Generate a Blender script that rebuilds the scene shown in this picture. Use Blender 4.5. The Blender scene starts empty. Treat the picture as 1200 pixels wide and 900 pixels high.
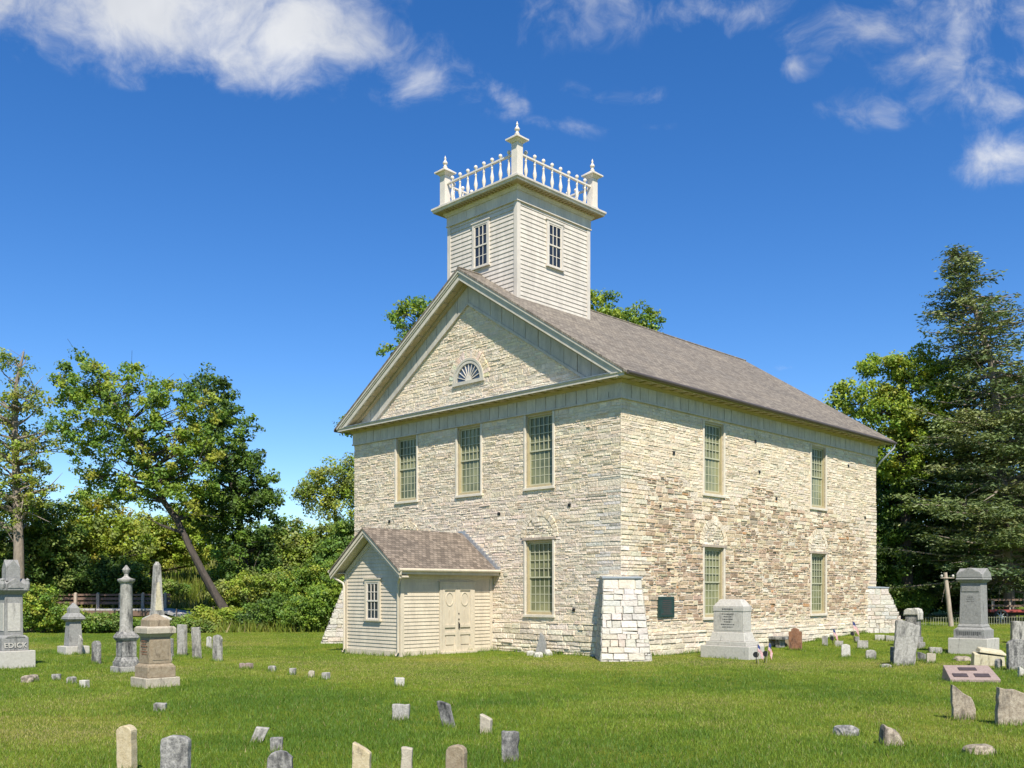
import bpy, bmesh, math, random
import numpy as np
from mathutils import Vector, Matrix, noise as mnoise

# ------------------------------------------------------------------ camera, sky, sun, exposure
S = bpy.context.scene
COL = S.collection
R = math.radians
F, CX, HY, CAMZ = 1127.0, 600.0, 694.0, 2.1
cam_d = bpy.data.cameras.new('camera')
cam = bpy.data.objects.new('camera', cam_d); COL.objects.link(cam)
cam.location = (0, 0, CAMZ); cam.rotation_euler = (R(90), 0, 0)
cam_d.sensor_width = 36; cam_d.lens = F / 1200 * 36
cam_d.shift_y = (HY - 450) / 1200
cam_d.clip_start = .1; cam_d.clip_end = 3000
S.camera = cam

SUN_EL, SUN_AZX = R(51), 0.20            # sun behind the photographer, a little to the right
sd = Vector((SUN_AZX * math.cos(SUN_EL) / math.hypot(SUN_AZX, 1), -math.cos(SUN_EL) / math.hypot(SUN_AZX, 1), math.sin(SUN_EL)))
sun_d = bpy.data.lights.new('sun', 'SUN'); sun_d.energy = 5.0; sun_d.angle = R(.5); sun_d.color = (1, .94, .84)
sun = bpy.data.objects.new('sun', sun_d); COL.objects.link(sun)
sun.rotation_euler = sd.to_track_quat('Z', 'Y').to_euler(); sun.location = sd * 100

S.view_settings.view_transform = 'Standard'; S.view_settings.look = 'None'
S.view_settings.gamma = 1; S.view_settings.use_curve_mapping = False
S.view_settings.exposure = 0.6

W = bpy.data.worlds.new('World'); S.world = W; W.use_nodes = True
def build_world():
    nt = W.node_tree; N = nt.nodes; L = nt.links
    N.clear()
    out = N.new('ShaderNodeOutputWorld'); bg = N.new('ShaderNodeBackground')
    sky = N.new('ShaderNodeTexSky'); sky.sky_type = 'NISHITA'; sky.sun_disc = False
    sky.sun_elevation = SUN_EL; sky.sun_rotation = math.atan2(sd.x, sd.y)
    sky.air_density = .9; sky.dust_density = .0; sky.ozone_density = 3.0; sky.altitude = 200
    hs = N.new('ShaderNodeHueSaturation'); hs.inputs['Saturation'].default_value = 1.31; hs.inputs['Hue'].default_value = .508; hs.inputs['Value'].default_value = 1.12
    L.new(sky.outputs[0], hs.inputs['Color'])
    bg.inputs['Strength'].default_value = .10
    tc = N.new('ShaderNodeTexCoord'); sep = N.new('ShaderNodeSeparateXYZ'); L.new(tc.outputs['Generated'], sep.inputs[0])
    def M(op, a, b=None, c=None):
        n = N.new('ShaderNodeMath'); n.operation = op
        for i, s in enumerate((a, b, c)):
            if s is None: continue
            if isinstance(s, (int, float)): n.inputs[i].default_value = s
            else: L.new(s, n.inputs[i])
        return n.outputs[0]
    yy = M('MAXIMUM', sep.outputs['Y'], .05)
    u = M('DIVIDE', sep.outputs['X'], yy); v = M('DIVIDE', sep.outputs['Z'], yy)
    cb = N.new('ShaderNodeCombineXYZ'); L.new(u, cb.inputs[0]); L.new(v, cb.inputs[1])
    # soft distortion of the cloud outlines
    nz = N.new('ShaderNodeTexNoise'); nz.inputs['Scale'].default_value = 5.5; nz.inputs['Detail'].default_value = 3
    L.new(cb.outputs[0], nz.inputs['Vector'])
    va = N.new('ShaderNodeVectorMath'); va.operation = 'MULTIPLY_ADD'
    L.new(nz.outputs['Color'], va.inputs[0]); va.inputs[1].default_value = (.16, .12, 0); L.new(cb.outputs[0], va.inputs[2])
    vs = N.new('ShaderNodeVectorMath'); vs.operation = 'SUBTRACT'; L.new(va.outputs[0], vs.inputs[0]); vs.inputs[1].default_value = (.08, .06, 0)
    banks = [(-60, -30, 300, 108, 1.0), (190, -10, 250, 82, 1.15), (350, 25, 105, 84, 1.2), (482, 62, 66, 54, .44), (568, 86, 46, 52, .46),
             (690, 10, 90, 44, .40), (650, 30, 60, 30, .36), (722, 96, 50, 18, .42), (690, 140, 95, 15, .40), (598, 124, 26, 32, .38), (1010, 35, 80, 46, .48), (1095, 50, 110, 105, .50),
             (1160, 130, 110, 36, .52), (1190, 200, 95, 44, .72), (957, 75, 26, 13, .6), (1030, 128, 75, 28, .40), (880, 5, 90, 24, .38), (800, 20, 50, 20, .34), (915, 436, 18, 7, .4), (1210, 20, 70, 70, .42)]
    acc = None
    for px, py, rx, ry, a in banks:
        if a <= 0: continue
        s = N.new('ShaderNodeVectorMath'); s.operation = 'SUBTRACT'; L.new(vs.outputs[0], s.inputs[0])
        s.inputs[1].default_value = ((px - CX) / F, (HY - py) / F, 0)
        m = N.new('ShaderNodeVectorMath'); m.operation = 'MULTIPLY'; L.new(s.outputs[0], m.inputs[0]); m.inputs[1].default_value = (F / rx, F / ry, 0)
        l = N.new('ShaderNodeVectorMath'); l.operation = 'LENGTH'; L.new(m.outputs[0], l.inputs[0])
        t = M('MULTIPLY', M('SUBTRACT', 1.25, l.outputs['Value']), a)
        acc = t if acc is None else M('MAXIMUM', acc, t)
    acc = M('MAXIMUM', acc, 0.0)
    n2 = N.new('ShaderNodeTexNoise'); n2.inputs['Scale'].default_value = 15; n2.inputs['Detail'].default_value = 9; n2.inputs['Roughness'].default_value = .62
    L.new(vs.outputs[0], n2.inputs['Vector'])
    d = M('MULTIPLY_ADD', M('SUBTRACT', n2.outputs[0], .52), 2.2, acc)
    d = M('MULTIPLY', d, M('MINIMUM', M('MULTIPLY', acc, 5.0), 1.0))
    mr = N.new('ShaderNodeMapRange'); mr.interpolation_type = 'SMOOTHSTEP'; L.new(d, mr.inputs[0])
    mr.inputs[1].default_value = .05; mr.inputs[2].default_value = 1.35; mr.inputs[3].default_value = 0; mr.inputs[4].default_value = .92
    front = M('GREATER_THAN', sep.outputs['Y'], .06)
    al = M('MULTIPLY', mr.outputs[0], front)
    n3 = N.new('ShaderNodeTexNoise'); n3.inputs['Scale'].default_value = 7; n3.inputs['Detail'].default_value = 5; L.new(vs.outputs[0], n3.inputs['Vector'])
    cr = N.new('ShaderNodeValToRGB'); L.new(n3.outputs[0], cr.inputs[0])
    cr.color_ramp.elements[0].position = .3; cr.color_ramp.elements[0].color = (4.6, 4.75, 5.0, 1)
    cr.color_ramp.elements[1].position = .7; cr.color_ramp.elements[1].color = (6.2, 6.25, 6.3, 1)
    mx = N.new('ShaderNodeMix'); mx.data_type = 'RGBA'; L.new(al, mx.inputs[0]); L.new(hs.outputs[0], mx.inputs[6]); L.new(cr.outputs[0], mx.inputs[7])
    L.new(mx.outputs[2], bg.inputs['Color']); L.new(bg.outputs[0], out.inputs[0])
build_world()

# ------------------------------------------------------------------ terrain height and picture-to-ground helper
def sst(a, b, x):
    t = np.clip((x - a) / (b - a), 0, 1); return t * t * (3 - 2 * t)
def ground_z(x, y):
    x = np.asarray(x, float); y = np.asarray(y, float)
    z = -.06 + .03 * np.sin(x * .31 + 1) * np.sin(y * .23) + .012 * np.sin(x * 1.1 + y * .7)
    right = sst(3, 11, x)
    z = z + right * (.42 * sst(36, 48, y) + .35 * sst(48, 75, y))
    left = 1 - sst(-2, 8, x)
    z = z + left * (np.clip(y - 54, 0, 45) ** 1.3 * .05)
    return z
def gz(x, y): return float(ground_z(x, y))
def at(px, py):
    dx, dz = (px - CX) / F, (HY - py) / F
    y = 6.0
    while y < 160:
        if CAMZ + dz * y <= gz(dx * y, y): break
        y += .02
    return Vector((dx * y, y, gz(dx * y, y)))
def at_depth(px, y): return Vector(((px - CX) / F * y, y, gz((px - CX) / F * y, y)))
def pt(px, py, y): return Vector(((px - CX) / F * y, y, CAMZ + (HY - py) / F * y))

# ------------------------------------------------------------------ materials
def new_mat(name):
    m = bpy.data.materials.new(name); m.use_nodes = True
    nt = m.node_tree; b = nt.nodes['Principled BSDF']
    return m, nt, nt.nodes, nt.links, b
def coords(N, L, scale=(1, 1, 1)):
    tc = N.new('ShaderNodeTexCoord'); mp = N.new('ShaderNodeMapping'); mp.inputs['Scale'].default_value = scale
    L.new(tc.outputs['Object'], mp.inputs[0]); return mp.outputs[0]
def noise_n(N, L, vec, scale, detail=4, rough=.55):
    n = N.new('ShaderNodeTexNoise'); n.inputs['Scale'].default_value = scale; n.inputs['Detail'].default_value = detail
    n.inputs['Roughness'].default_value = rough; L.new(vec, n.inputs['Vector']); return n.outputs[0]
def ramp(N, L, fac, stops):
    c = N.new('ShaderNodeValToRGB'); L.new(fac, c.inputs[0]); e = c.color_ramp.elements
    while len(e) < len(stops): e.new(.5)
    for i, (p, col) in enumerate(stops): e[i].position = p; e[i].color = (*col, 1) if len(col) == 3 else col
    return c.outputs[0]
def mixc(N, L, fac, a, b, mode='MIX'):
    m = N.new('ShaderNodeMix'); m.data_type = 'RGBA'; m.blend_type = mode
    for i, s in ((0, fac), (6, a), (7, b)):
        if isinstance(s, (int, float)): m.inputs[i].default_value = s
        elif isinstance(s, tuple): m.inputs[i].default_value = (*s, 1)
        else: L.new(s, m.inputs[i])
    return m.outputs[2]
def bump(N, L, b, h, strength, dist):
    n = N.new('ShaderNodeBump'); n.inputs['Strength'].default_value = strength; n.inputs['Distance'].default_value = dist
    L.new(h, n.inputs['Height']); L.new(n.outputs[0], b.inputs['Normal'])
MATS = {}
def m_plain(name, c, rough=.6, var=.12, scale=6, bmp=.004, metal=0, stretch=(1, 1, 1)):
    m, nt, N, L, b = new_mat(name)
    v = coords(N, L, stretch); n = noise_n(N, L, v, scale, 6, .62); n2 = noise_n(N, L, v, scale * 6, 3)
    lo = tuple(x * (1 - var * 1.6) for x in c); hi = tuple(min(1, x * (1 + var)) for x in c)
    L.new(mixc(N, L, .35, ramp(N, L, n, [(.3, lo), (.7, hi)]), ramp(N, L, n2, [(.3, lo), (.7, hi)])), b.inputs['Base Color'])
    b.inputs['Roughness'].default_value = rough; b.inputs['Metallic'].default_value = metal
    bump(N, L, b, n2, .5, bmp); MATS[name] = m; return m
def m_attr(name, rough=.9, mott=.35, scale=5, bmp=.02, translucent=0):
    m, nt, N, L, b = new_mat(name)
    a = N.new('ShaderNodeVertexColor'); a.layer_name = 'Col'
    v = coords(N, L); n = noise_n(N, L, v, scale, 8, .65); n2 = noise_n(N, L, v, scale * 5, 5, .6)
    g = ramp(N, L, n, [(.25, (1 - mott,) * 3), (.6, (1 + mott * .3,) * 3)])
    c = mixc(N, L, 1.0, a.outputs[0], g, 'MULTIPLY')
    g2 = ramp(N, L, n2, [(.28, (1 - mott,) * 3), (.5, (1.04,) * 3)])
    c = mixc(N, L, 1.0, c, g2, 'MULTIPLY')
    L.new(c, b.inputs['Base Color']); b.inputs['Roughness'].default_value = rough
    b.inputs['Specular IOR Level'].default_value = .2
    bump(N, L, b, n2, .9, bmp); MATS[name] = m; return m
def m_leaf(name, trans=.35):
    m, nt, N, L, b = new_mat(name)
    a = N.new('ShaderNodeVertexColor'); a.layer_name = 'Col'
    L.new(a.outputs[0], b.inputs['Base Color']); b.inputs['Roughness'].default_value = .55; b.inputs['Specular IOR Level'].default_value = .35
    t = N.new('ShaderNodeBsdfTranslucent'); g = N.new('ShaderNodeMix'); g.data_type = 'RGBA'; g.blend_type = 'MULTIPLY'; g.inputs[0].default_value = 1
    L.new(a.outputs[0], g.inputs[6]); g.inputs[7].default_value = (1.25, 1.15, .5, 1); L.new(g.outputs[2], t.inputs[0])
    mx = N.new('ShaderNodeMixShader'); mx.inputs[0].default_value = trans
    L.new(b.outputs[0], mx.inputs[1]); L.new(t.outputs[0], mx.inputs[2]); L.new(mx.outputs[0], N['Material Output'].inputs[0])
    MATS[name] = m; return m
def m_grave(name, base, dark, light, spots=.5, rough=.85, scale=3.5, streak=1.0):
    """weathered stone: mottled body, lichen blotches, vertical rain streaks"""
    m, nt, N, L, b = new_mat(name)
    oi = N.new('ShaderNodeObjectInfo'); tc = N.new('ShaderNodeTexCoord')
    ad = N.new('ShaderNodeVectorMath'); ad.operation = 'ADD'; L.new(tc.outputs['Object'], ad.inputs[0])
    ml = N.new('ShaderNodeVectorMath'); ml.operation = 'SCALE'; ml.inputs[0].default_value = (17, 31, 23); L.new(oi.outputs['Random'], ml.inputs['Scale'])
    L.new(ml.outputs[0], ad.inputs[1])
    mp = N.new('ShaderNodeMapping'); mp.inputs['Scale'].default_value = (1, 1, .28); L.new(ad.outputs[0], mp.inputs[0])
    n1 = noise_n(N, L, mp.outputs[0], scale * 1.6, 8, .7); n2 = noise_n(N, L, ad.outputs[0], scale * 4, 8, .7); n3 = noise_n(N, L, ad.outputs[0], scale * 14, 4, .7)
    c = mixc(N, L, ramp(N, L, n2, [(.38, (0, 0, 0)), (.62, (1, 1, 1))]), base, light)
    c = mixc(N, L, ramp(N, L, n1, [(.62 - .16 * spots, (0, 0, 0)), (.66, (1, 1, 1))]), c, dark) if streak else c
    c = mixc(N, L, ramp(N, L, n3, [(.60 - .08 * spots, (0, 0, 0)), (.72, (.75, .75, .75))]), c, dark)
    L.new(c, b.inputs['Base Color']); b.inputs['Roughness'].default_value = rough; b.inputs['Specular IOR Level'].default_value = .25
    h = N.new('ShaderNodeMath'); h.operation = 'ADD'; L.new(n2, h.inputs[0]); L.new(n3, h.inputs[1])
    bump(N, L, b, h.outputs[0], .6, .012); MATS[name] = m; return m
def m_shingle(name, c1, c2, w=.32, h=.145):
    m, nt, N, L, b = new_mat(name)
    tc = N.new('ShaderNodeTexCoord'); sp = N.new('ShaderNodeSeparateXYZ'); L.new(tc.outputs['Object'], sp.inputs[0])
    mu = N.new('ShaderNodeMath'); mu.operation = 'MULTIPLY'; L.new(sp.outputs[0], mu.inputs[0]); mu.inputs[1].default_value = 1.2
    cb = N.new('ShaderNodeCombineXYZ'); L.new(sp.outputs[1], cb.inputs[0]); L.new(mu.outputs[0], cb.inputs[1])
    nw = noise_n(N, L, tc.outputs['Object'], .7, 3)
    br = N.new('ShaderNodeTexBrick'); L.new(cb.outputs[0], br.inputs['Vector'])
    br.inputs['Scale'].default_value = 1; br.inputs['Brick Width'].default_value = w; br.inputs['Row Height'].default_value = h
    br.inputs['Mortar Size'].default_value = .009; br.inputs['Mortar Smooth'].default_value = .3; br.inputs['Bias'].default_value = -.1
    br.inputs['Color1'].default_value = (*c1, 1); br.inputs['Color2'].default_value = (*c2, 1); br.inputs['Mortar'].default_value = (c1[0] * .35, c1[1] * .35, c1[2] * .35, 1)
    n2 = noise_n(N, L, tc.outputs['Object'], 40, 4, .7); n1 = noise_n(N, L, tc.outputs['Object'], .55, 6, .65)
    c = mixc(N, L, 1.0, br.outputs[0], ramp(N, L, n1, [(.3, (.78, .78, .8)), (.7, (1.15, 1.12, 1.08))]), 'MULTIPLY')
    c = mixc(N, L, 1.0, c, ramp(N, L, n2, [(.3, (.75, .75, .75)), (.7, (1.2, 1.2, 1.2))]), 'MULTIPLY')
    L.new(c, b.inputs['Base Color']); b.inputs['Roughness'].default_value = .9
    bump(N, L, b, br.outputs['Fac'], -.8, .02); MATS[name] = m; return m
def m_glass(name, c, c2, rough=.06, scale=1.2):
    m, nt, N, L, b = new_mat(name)
    v = coords(N, L); n = noise_n(N, L, v, scale, 3); nb = noise_n(N, L, v, 3.0, 2)
    L.new(ramp(N, L, n, [(.38, c), (.62, c2)]), b.inputs['Base Color']); b.inputs['Roughness'].default_value = rough
    b.inputs['Specular IOR Level'].default_value = .35
    bump(N, L, b, nb, .25, .02); MATS[name] = m; return m

m_attr('masonry', .9, .22, 2.2, .05)
m_plain('mortar', (.62, .54, .425), .95, .2, 5, .02)
m_plain('dressed_stone', (.46, .40, .29), .85, .15, 6, .01)
m_plain('tower_paint', (.60, .54, .46), .5, .17, 2.2, .004, 0, (1, 1, .25))
m_plain('porch_paint', (.56, .485, .365), .5, .15, 2.5, .004, 0, (1, 1, .3))
m_plain('trim_paint', (.52, .475, .385), .55, .14, 4, .003)
m_plain('frieze_paint', (.49, .45, .38), .6, .2, 4, .004, 0, (1, 1, .3))
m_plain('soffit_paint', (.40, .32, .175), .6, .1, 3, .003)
m_plain('white_trim', (.66, .595, .50), .5, .08, 5, .003)
m_plain('ochre_paint', (.42, .345, .195), .5, .1, 4, .003)
m_plain('sash_paint', (.43, .42, .285), .5, .06, 4, .002)
m_plain('casing_plaster', (.62, .555, .445), .8, .12, 5, .006)
m_shingle('main_shingles', (.145, .122, .096), (.27, .235, .185), .22, .13)
m_shingle('porch_shingles', (.12, .096, .074), (.26, .212, .165), .17, .125)
m_glass('shaded_pane', (.10, .115, .06), (.26, .26, .135), .09, .75)
m_glass('dark_pane', (.010, .014, .02), (.03, .04, .055), .04)
m_glass('fanlight_pane', (.03, .05, .08), (.09, .12, .17), .05)
m_plain('gutter_brown', (.10, .08, .07), .5, .1, 4, .002, .3)
m_plain('metal_flashing', (.40, .42, .44), .45, .12, 4, .003, .5)
m_plain('bronze_green', (.035, .075, .065), .5, .25, 5, .004, .4)
m_plain('bronze_brown', (.10, .075, .07), .5, .2, 8, .003, .4)
m_plain('iron_black', (.02, .02, .02), .5, .2, 8, .002, .3)
m_grave('granite_grey', (.215, .21, .195), (.13, .127, .12), (.29, .285, .265), .3)
m_grave('granite_pale', (.41, .385, .335), (.28, .265, .235), (.49, .465, .41), .3)
m_grave('marble_weathered', (.29, .275, .24), (.085, .082, .075), (.44, .415, .37), .9)
m_grave('marble_dark', (.16, .155, .145), (.035, .035, .035), (.40, .38, .345), 1.0)
m_grave('marble_white', (.42, .40, .34), (.15, .148, .135), (.56, .53, .46), .6)
m_grave('limestone_tan', (.42, .34, .20), (.17, .14, .10), (.52, .44, .29), .35)
m_grave('limestone_cream', (.46, .40, .26), (.24, .21, .15), (.54, .49, .35), .35)
m_grave('sandstone_brown', (.235, .18, .115), (.11, .085, .06), (.32, .26, .18), .35)
m_grave('sandstone_pale', (.37, .32, .245), (.19, .165, .13), (.45, .40, .31), .35)
m_grave('sandstone_rust', (.22, .10, .05), (.06, .04, .035), (.30, .16, .10), .8)
m_grave('granite_pink', (.26, .195, .165), (.16, .12, .105), (.32, .245, .21), .15, .5)
m_grave('field_rock', (.26, .21, .15), (.085, .072, .058), (.44, .375, .285), .9)
m_plain('carving_dark', (.09, .09, .088), .9, .2, 8, .002)
m_plain('bark', (.075, .06, .048), .95, .4, 8, .03, 0, (1, 1, .25))
m_plain('bark_pale', (.27, .22, .17), .95, .35, 8, .03, 0, (1, 1, .25))
m_plain('weathered_wood', (.38, .31, .24), .9, .25, 5, .01, 0, (1, 1, .3))
m_plain('brown_rail', (.16, .10, .07), .85, .25, 4, .008)
m_plain('deck_plank', (.42, .39, .36), .9, .2, 4, .008)
m_plain('red_paint', (.30, .05, .04), .6, .25, 4, .004)
m_plain('rubber', (.03, .03, .03), .8, .2, 6, .004)
m_plain('flag_red', (.50, .03, .04), .8, .1, 8, .002)
m_plain('flag_white', (.78, .76, .74), .8, .06, 8, .002)
m_plain('flag_blue', (.03, .05, .18), .8, .1, 8, .002)
m_plain('fence_wire', (.30, .31, .19), .6, .1, 8, .002)
m_leaf('leaf', .35); m_leaf('needle', .15); m_leaf('grass_blade', .3)

# ------------------------------------------------------------------ mesh helpers
class MB:
    def __init__(s): s.v = []; s.f = []; s.m = []; s.c = []; s.col = (.5, .5, .5)
    def face(s, pts, mat=0, col=None):
        b = len(s.v); s.v += [tuple(p) for p in pts]; s.f.append(tuple(range(b, b + len(pts)))); s.m.append(mat); s.c.append(col or s.col)
    def hexa(s, p, mat=0, col=None):             # p: 4 bottom, 4 top (same order)
        b = len(s.v); s.v += [tuple(q) for q in p]
        for q in ((3, 2, 1, 0), (4, 5, 6, 7), (0, 1, 5, 4), (1, 2, 6, 5), (2, 3, 7, 6), (3, 0, 4, 7)):
            s.f.append(tuple(b + i for i in q)); s.m.append(mat); s.c.append(col or s.col)
    def box(s, x0, x1, y0, y1, z0, z1, mat=0, col=None):
        s.hexa([(x0, y0, z0), (x1, y0, z0), (x1, y1, z0), (x0, y1, z0), (x0, y0, z1), (x1, y0, z1), (x1, y1, z1), (x0, y1, z1)], mat, col)
    def pbox(s, P, u0, u1, z0, z1, o0, o1, mat=0, col=None):
        s.hexa([P(u0, z0, o1), P(u1, z0, o1), P(u1, z0, o0), P(u0, z0, o0), P(u0, z1, o1), P(u1, z1, o1), P(u1, z1, o0), P(u0, z1, o0)], mat, col)
    def frustum(s, z0, z1, w0, d0, w1, d1, mat=0, cx=0, cy=0, cx1=None, cy1=None):
        a, b, c, d = w0 / 2, d0 / 2, w1 / 2, d1 / 2
        ex, ey = (cx if cx1 is None else cx1), (cy if cy1 is None else cy1)
        s.hexa([(cx - a, cy - b, z0), (cx + a, cy - b, z0), (cx + a, cy + b, z0), (cx - a, cy + b, z0), (ex - c, ey - d, z1), (ex + c, ey - d, z1), (ex + c, ey + d, z1), (ex - c, ey + d, z1)], mat)
    def prism(s, poly, a, b, mat=0, axis='y'):   # closed 2D polygon extruded from a to b
        f = {'y': lambda p, t: (p[0], t, p[1]), 'x': lambda p, t: (t, p[0], p[1]), 'z': lambda p, t: (p[0], p[1], t)}[axis]
        n = len(poly); B = len(s.v)
        s.v += [f(p, a) for p in poly] + [f(p, b) for p in poly]
        s.f.append(tuple(range(B + n - 1, B - 1, -1))); s.m.append(mat); s.c.append(s.col)
        s.f.append(tuple(range(B + n, B + 2 * n))); s.m.append(mat); s.c.append(s.col)
        for i in range(n):
            j = (i + 1) % n; s.f.append((B + i, B + j, B + n + j, B + n + i)); s.m.append(mat); s.c.append(s.col)
    def lathe(s, prof, seg=10, mat=0, cx=0, cy=0):
        B = len(s.v); n = len(prof)
        for r, z in prof:
            for k in range(seg):
                a = 2 * math.pi * k / seg; s.v.append((cx + r * math.cos(a), cy + r * math.sin(a), z))
        for i in range(n - 1):
            for k in range(seg):
                k2 = (k + 1) % seg; s.f.append((B + i * seg + k, B + i * seg + k2, B + (i + 1) * seg + k2, B + (i + 1) * seg + k)); s.m.append(mat); s.c.append(s.col)
        s.f.append(tuple(B + k for k in range(seg))[::-1]); s.m.append(mat); s.c.append(s.col)
        s.f.append(tuple(B + (n - 1) * seg + k for k in range(seg))); s.m.append(mat); s.c.append(s.col)
    def tube(s, pts, radii, seg=7, mat=0):
        B = len(s.v); n = len(pts); pts = [Vector(p) for p in pts]
        for i, p in enumerate(pts):
            d = (pts[min(i + 1, n - 1)] - pts[max(i - 1, 0)]).normalized()
            a = d.orthogonal().normalized() if abs(d.z) < .9 else Vector((1, 0, 0)); a = (a - d * a.dot(d)).normalized(); c = d.cross(a)
            r = radii[i] if isinstance(radii, (list, tuple)) else radii
            for k in range(seg):
                t = 2 * math.pi * k / seg; s.v.append(tuple(p + a * (r * math.cos(t)) + c * (r * math.sin(t))))
        for i in range(n - 1):
            for k in range(seg):
                k2 = (k + 1) % seg; s.f.append((B + i * seg + k, B + i * seg + k2, B + (i + 1) * seg + k2, B + (i + 1) * seg + k)); s.m.append(mat); s.c.append(s.col)
        s.f.append(tuple(B + k for k in range(seg))[::-1]); s.m.append(mat); s.c.append(s.col)
        s.f.append(tuple(B + (n - 1) * seg + k for k in range(seg))); s.m.append(mat); s.c.append(s.col)
    def run(s, path, prof, mat=0, closed=True):  # profile (outward, z) swept round a counter-clockwise plan path with mitred corners
        n = len(path); k = len(prof); B = len(s.v)
        for i, p in enumerate(path):
            p = Vector(p); nb = Vector(path[(i + 1) % n]); pb = Vector(path[i - 1])
            if not closed and i == 0: pb = p - (nb - p)
            if not closed and i == n - 1: nb = p + (p - pb)
            e0 = (p - pb).normalized(); e1 = (nb - p).normalized()
            n0 = Vector((e0.y, -e0.x)); n1 = Vector((e1.y, -e1.x)); mt = (n0 + n1); mt = mt / max(.2, mt.dot(n0))
            for o, z in prof: s.v.append((p.x + mt.x * o, p.y + mt.y * o, z))
        for i in range(n if closed else n - 1):
            j = (i + 1) % n
            for a in range(k):
                b = (a + 1) % k; s.f.append((B + i * k + a, B + j * k + a, B + j * k + b, B + i * k + b)); s.m.append(mat); s.c.append(s.col)
        if not closed:
            s.f.append(tuple(B + a for a in range(k))); s.m.append(mat); s.c.append(s.col)
            s.f.append(tuple(B + (n - 1) * k + a for a in range(k))[::-1]); s.m.append(mat); s.c.append(s.col)
    def build(s, name, mats, parent=None, smooth=False, bevel=0, fix=True, colors=False):
        me = bpy.data.meshes.new(name); me.from_pydata(s.v, [], s.f)
        for m in (mats if isinstance(mats, (list, tuple)) else [mats]): me.materials.append(MATS[m])
        me.polygons.foreach_set('material_index', s.m)
        if colors:
            ca = me.color_attributes.new('Col', 'FLOAT_COLOR', 'CORNER'); arr = []
            for f, c in zip(s.f, s.c): arr += [c[0], c[1], c[2], 1.0] * len(f)
            ca.data.foreach_set('color', arr)
        if fix:
            bm = bmesh.new(); bm.from_mesh(me); bmesh.ops.recalc_face_normals(bm, faces=bm.faces); bm.to_mesh(me); bm.free()
        if smooth:
            me.polygons.foreach_set('use_smooth', [True] * len(me.polygons)); me.set_sharp_from_angle(angle=R(40))
        me.update()
        o = bpy.data.objects.new(name, me); COL.objects.link(o)
        if parent is not None: o.parent = parent
        if bevel:
            b = o.modifiers.new('bevel', 'BEVEL'); b.width = bevel; b.segments = 2; b.limit_method = 'ANGLE'; b.angle_limit = R(35)
        return o
def tag(o, label=None, cat=None, group=None, kind=None):
    for k, v in (('label', label), ('category', cat), ('group', group), ('kind', kind)):
        if v: o[k] = v
    return o
def empty(name, loc, rz=0, label=None, cat=None, group=None):
    o = bpy.data.objects.new(name, None); COL.objects.link(o); o.location = loc; o.rotation_euler = (0, 0, rz); o.empty_display_size = .3
    return tag(o, label, cat, group)
def copy_part(o, parent, loc=None, rz=None):
    c = o.copy(); COL.objects.link(c); c.parent = parent
    if loc is not None: c.location = loc
    if rz is not None: c.rotation_euler = (0, 0, rz)
    return c
def np_mesh(name, verts, k, cols, mat, parent=None):
    """mesh of n separate k-gons from an (n*k,3) array, one colour per vertex"""
    n = len(verts) // k
    me = bpy.data.meshes.new(name); me.vertices.add(n * k); me.vertices.foreach_set('co', verts.astype(np.float32).ravel())
    me.loops.add(n * k); me.loops.foreach_set('vertex_index', np.arange(n * k, dtype=np.int32))
    me.polygons.add(n); me.polygons.foreach_set('loop_start', np.arange(0, n * k, k, dtype=np.int32))
    me.update(calc_edges=True)
    ca = me.color_attributes.new('Col', 'FLOAT_COLOR', 'POINT')
    ca.data.foreach_set('color', np.concatenate([cols, np.ones((len(cols), 1))], 1).astype(np.float32).ravel())
    me.materials.append(MATS[mat]); me.validate()
    o = bpy.data.objects.new(name, me); COL.objects.link(o)
    if parent is not None: o.parent = parent
    return o

# ------------------------------------------------------------------ ground
def build_ground():
    xs = np.concatenate([np.linspace(-900, -70, 10), np.arange(-66, 66.1, 1.0), np.linspace(70, 900, 10)])
    ys = np.concatenate([np.linspace(-300, 0, 6), np.arange(3, 100, 1.0), np.linspace(104, 1500, 12)])
    X, Y = np.meshgrid(xs, ys); Z = ground_z(X, np.minimum(Y, 130))
    nx, ny = len(xs), len(ys); v = np.stack([X.ravel(), Y.ravel(), Z.ravel()], 1)
    f = [(j * nx + i, j * nx + i + 1, (j + 1) * nx + i + 1, (j + 1) * nx + i) for j in range(ny - 1) for i in range(nx - 1)]
    me = bpy.data.meshes.new('ground'); me.from_pydata(v.tolist(), [], f)
    me.polygons.foreach_set('use_smooth', [True] * len(f))
    m, nt, N, L, b = new_mat('turf')
    tc = N.new('ShaderNodeTexCoord'); o = tc.outputs['Object']
    n1 = noise_n(N, L, o, .22, 6, .6); n2 = noise_n(N, L, o, 1.6, 6, .65); n3 = noise_n(N, L, o, 22, 5, .7)
    c = ramp(N, L, n1, [(.3, (.085, .15, .014)), (.55, (.15, .205, .022)), (.75, (.24, .235, .05))])
    c = mixc(N, L, 1.0, c, ramp(N, L, n2, [(.25, (.6, .65, .5)), (.7, (1.25, 1.15, 1.1))]), 'MULTIPLY')
    c = mixc(N, L, 1.0, c, ramp(N, L, n3, [(.3, (.35, .38, .3)), (.65, (1.35, 1.3, 1.2))]), 'MULTIPLY')
    L.new(c, b.inputs['Base Color']); b.inputs['Roughness'].default_value = 1; b.inputs['Specular IOR Level'].default_value = .1
    bump(N, L, b, n3, 1, .05)
    me.materials.append(m); ob = bpy.data.objects.new('ground', me); COL.objects.link(ob); tag(ob, kind='structure')
    tag(ob, 'mown green churchyard lawn with dry patches')
build_ground()

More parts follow.
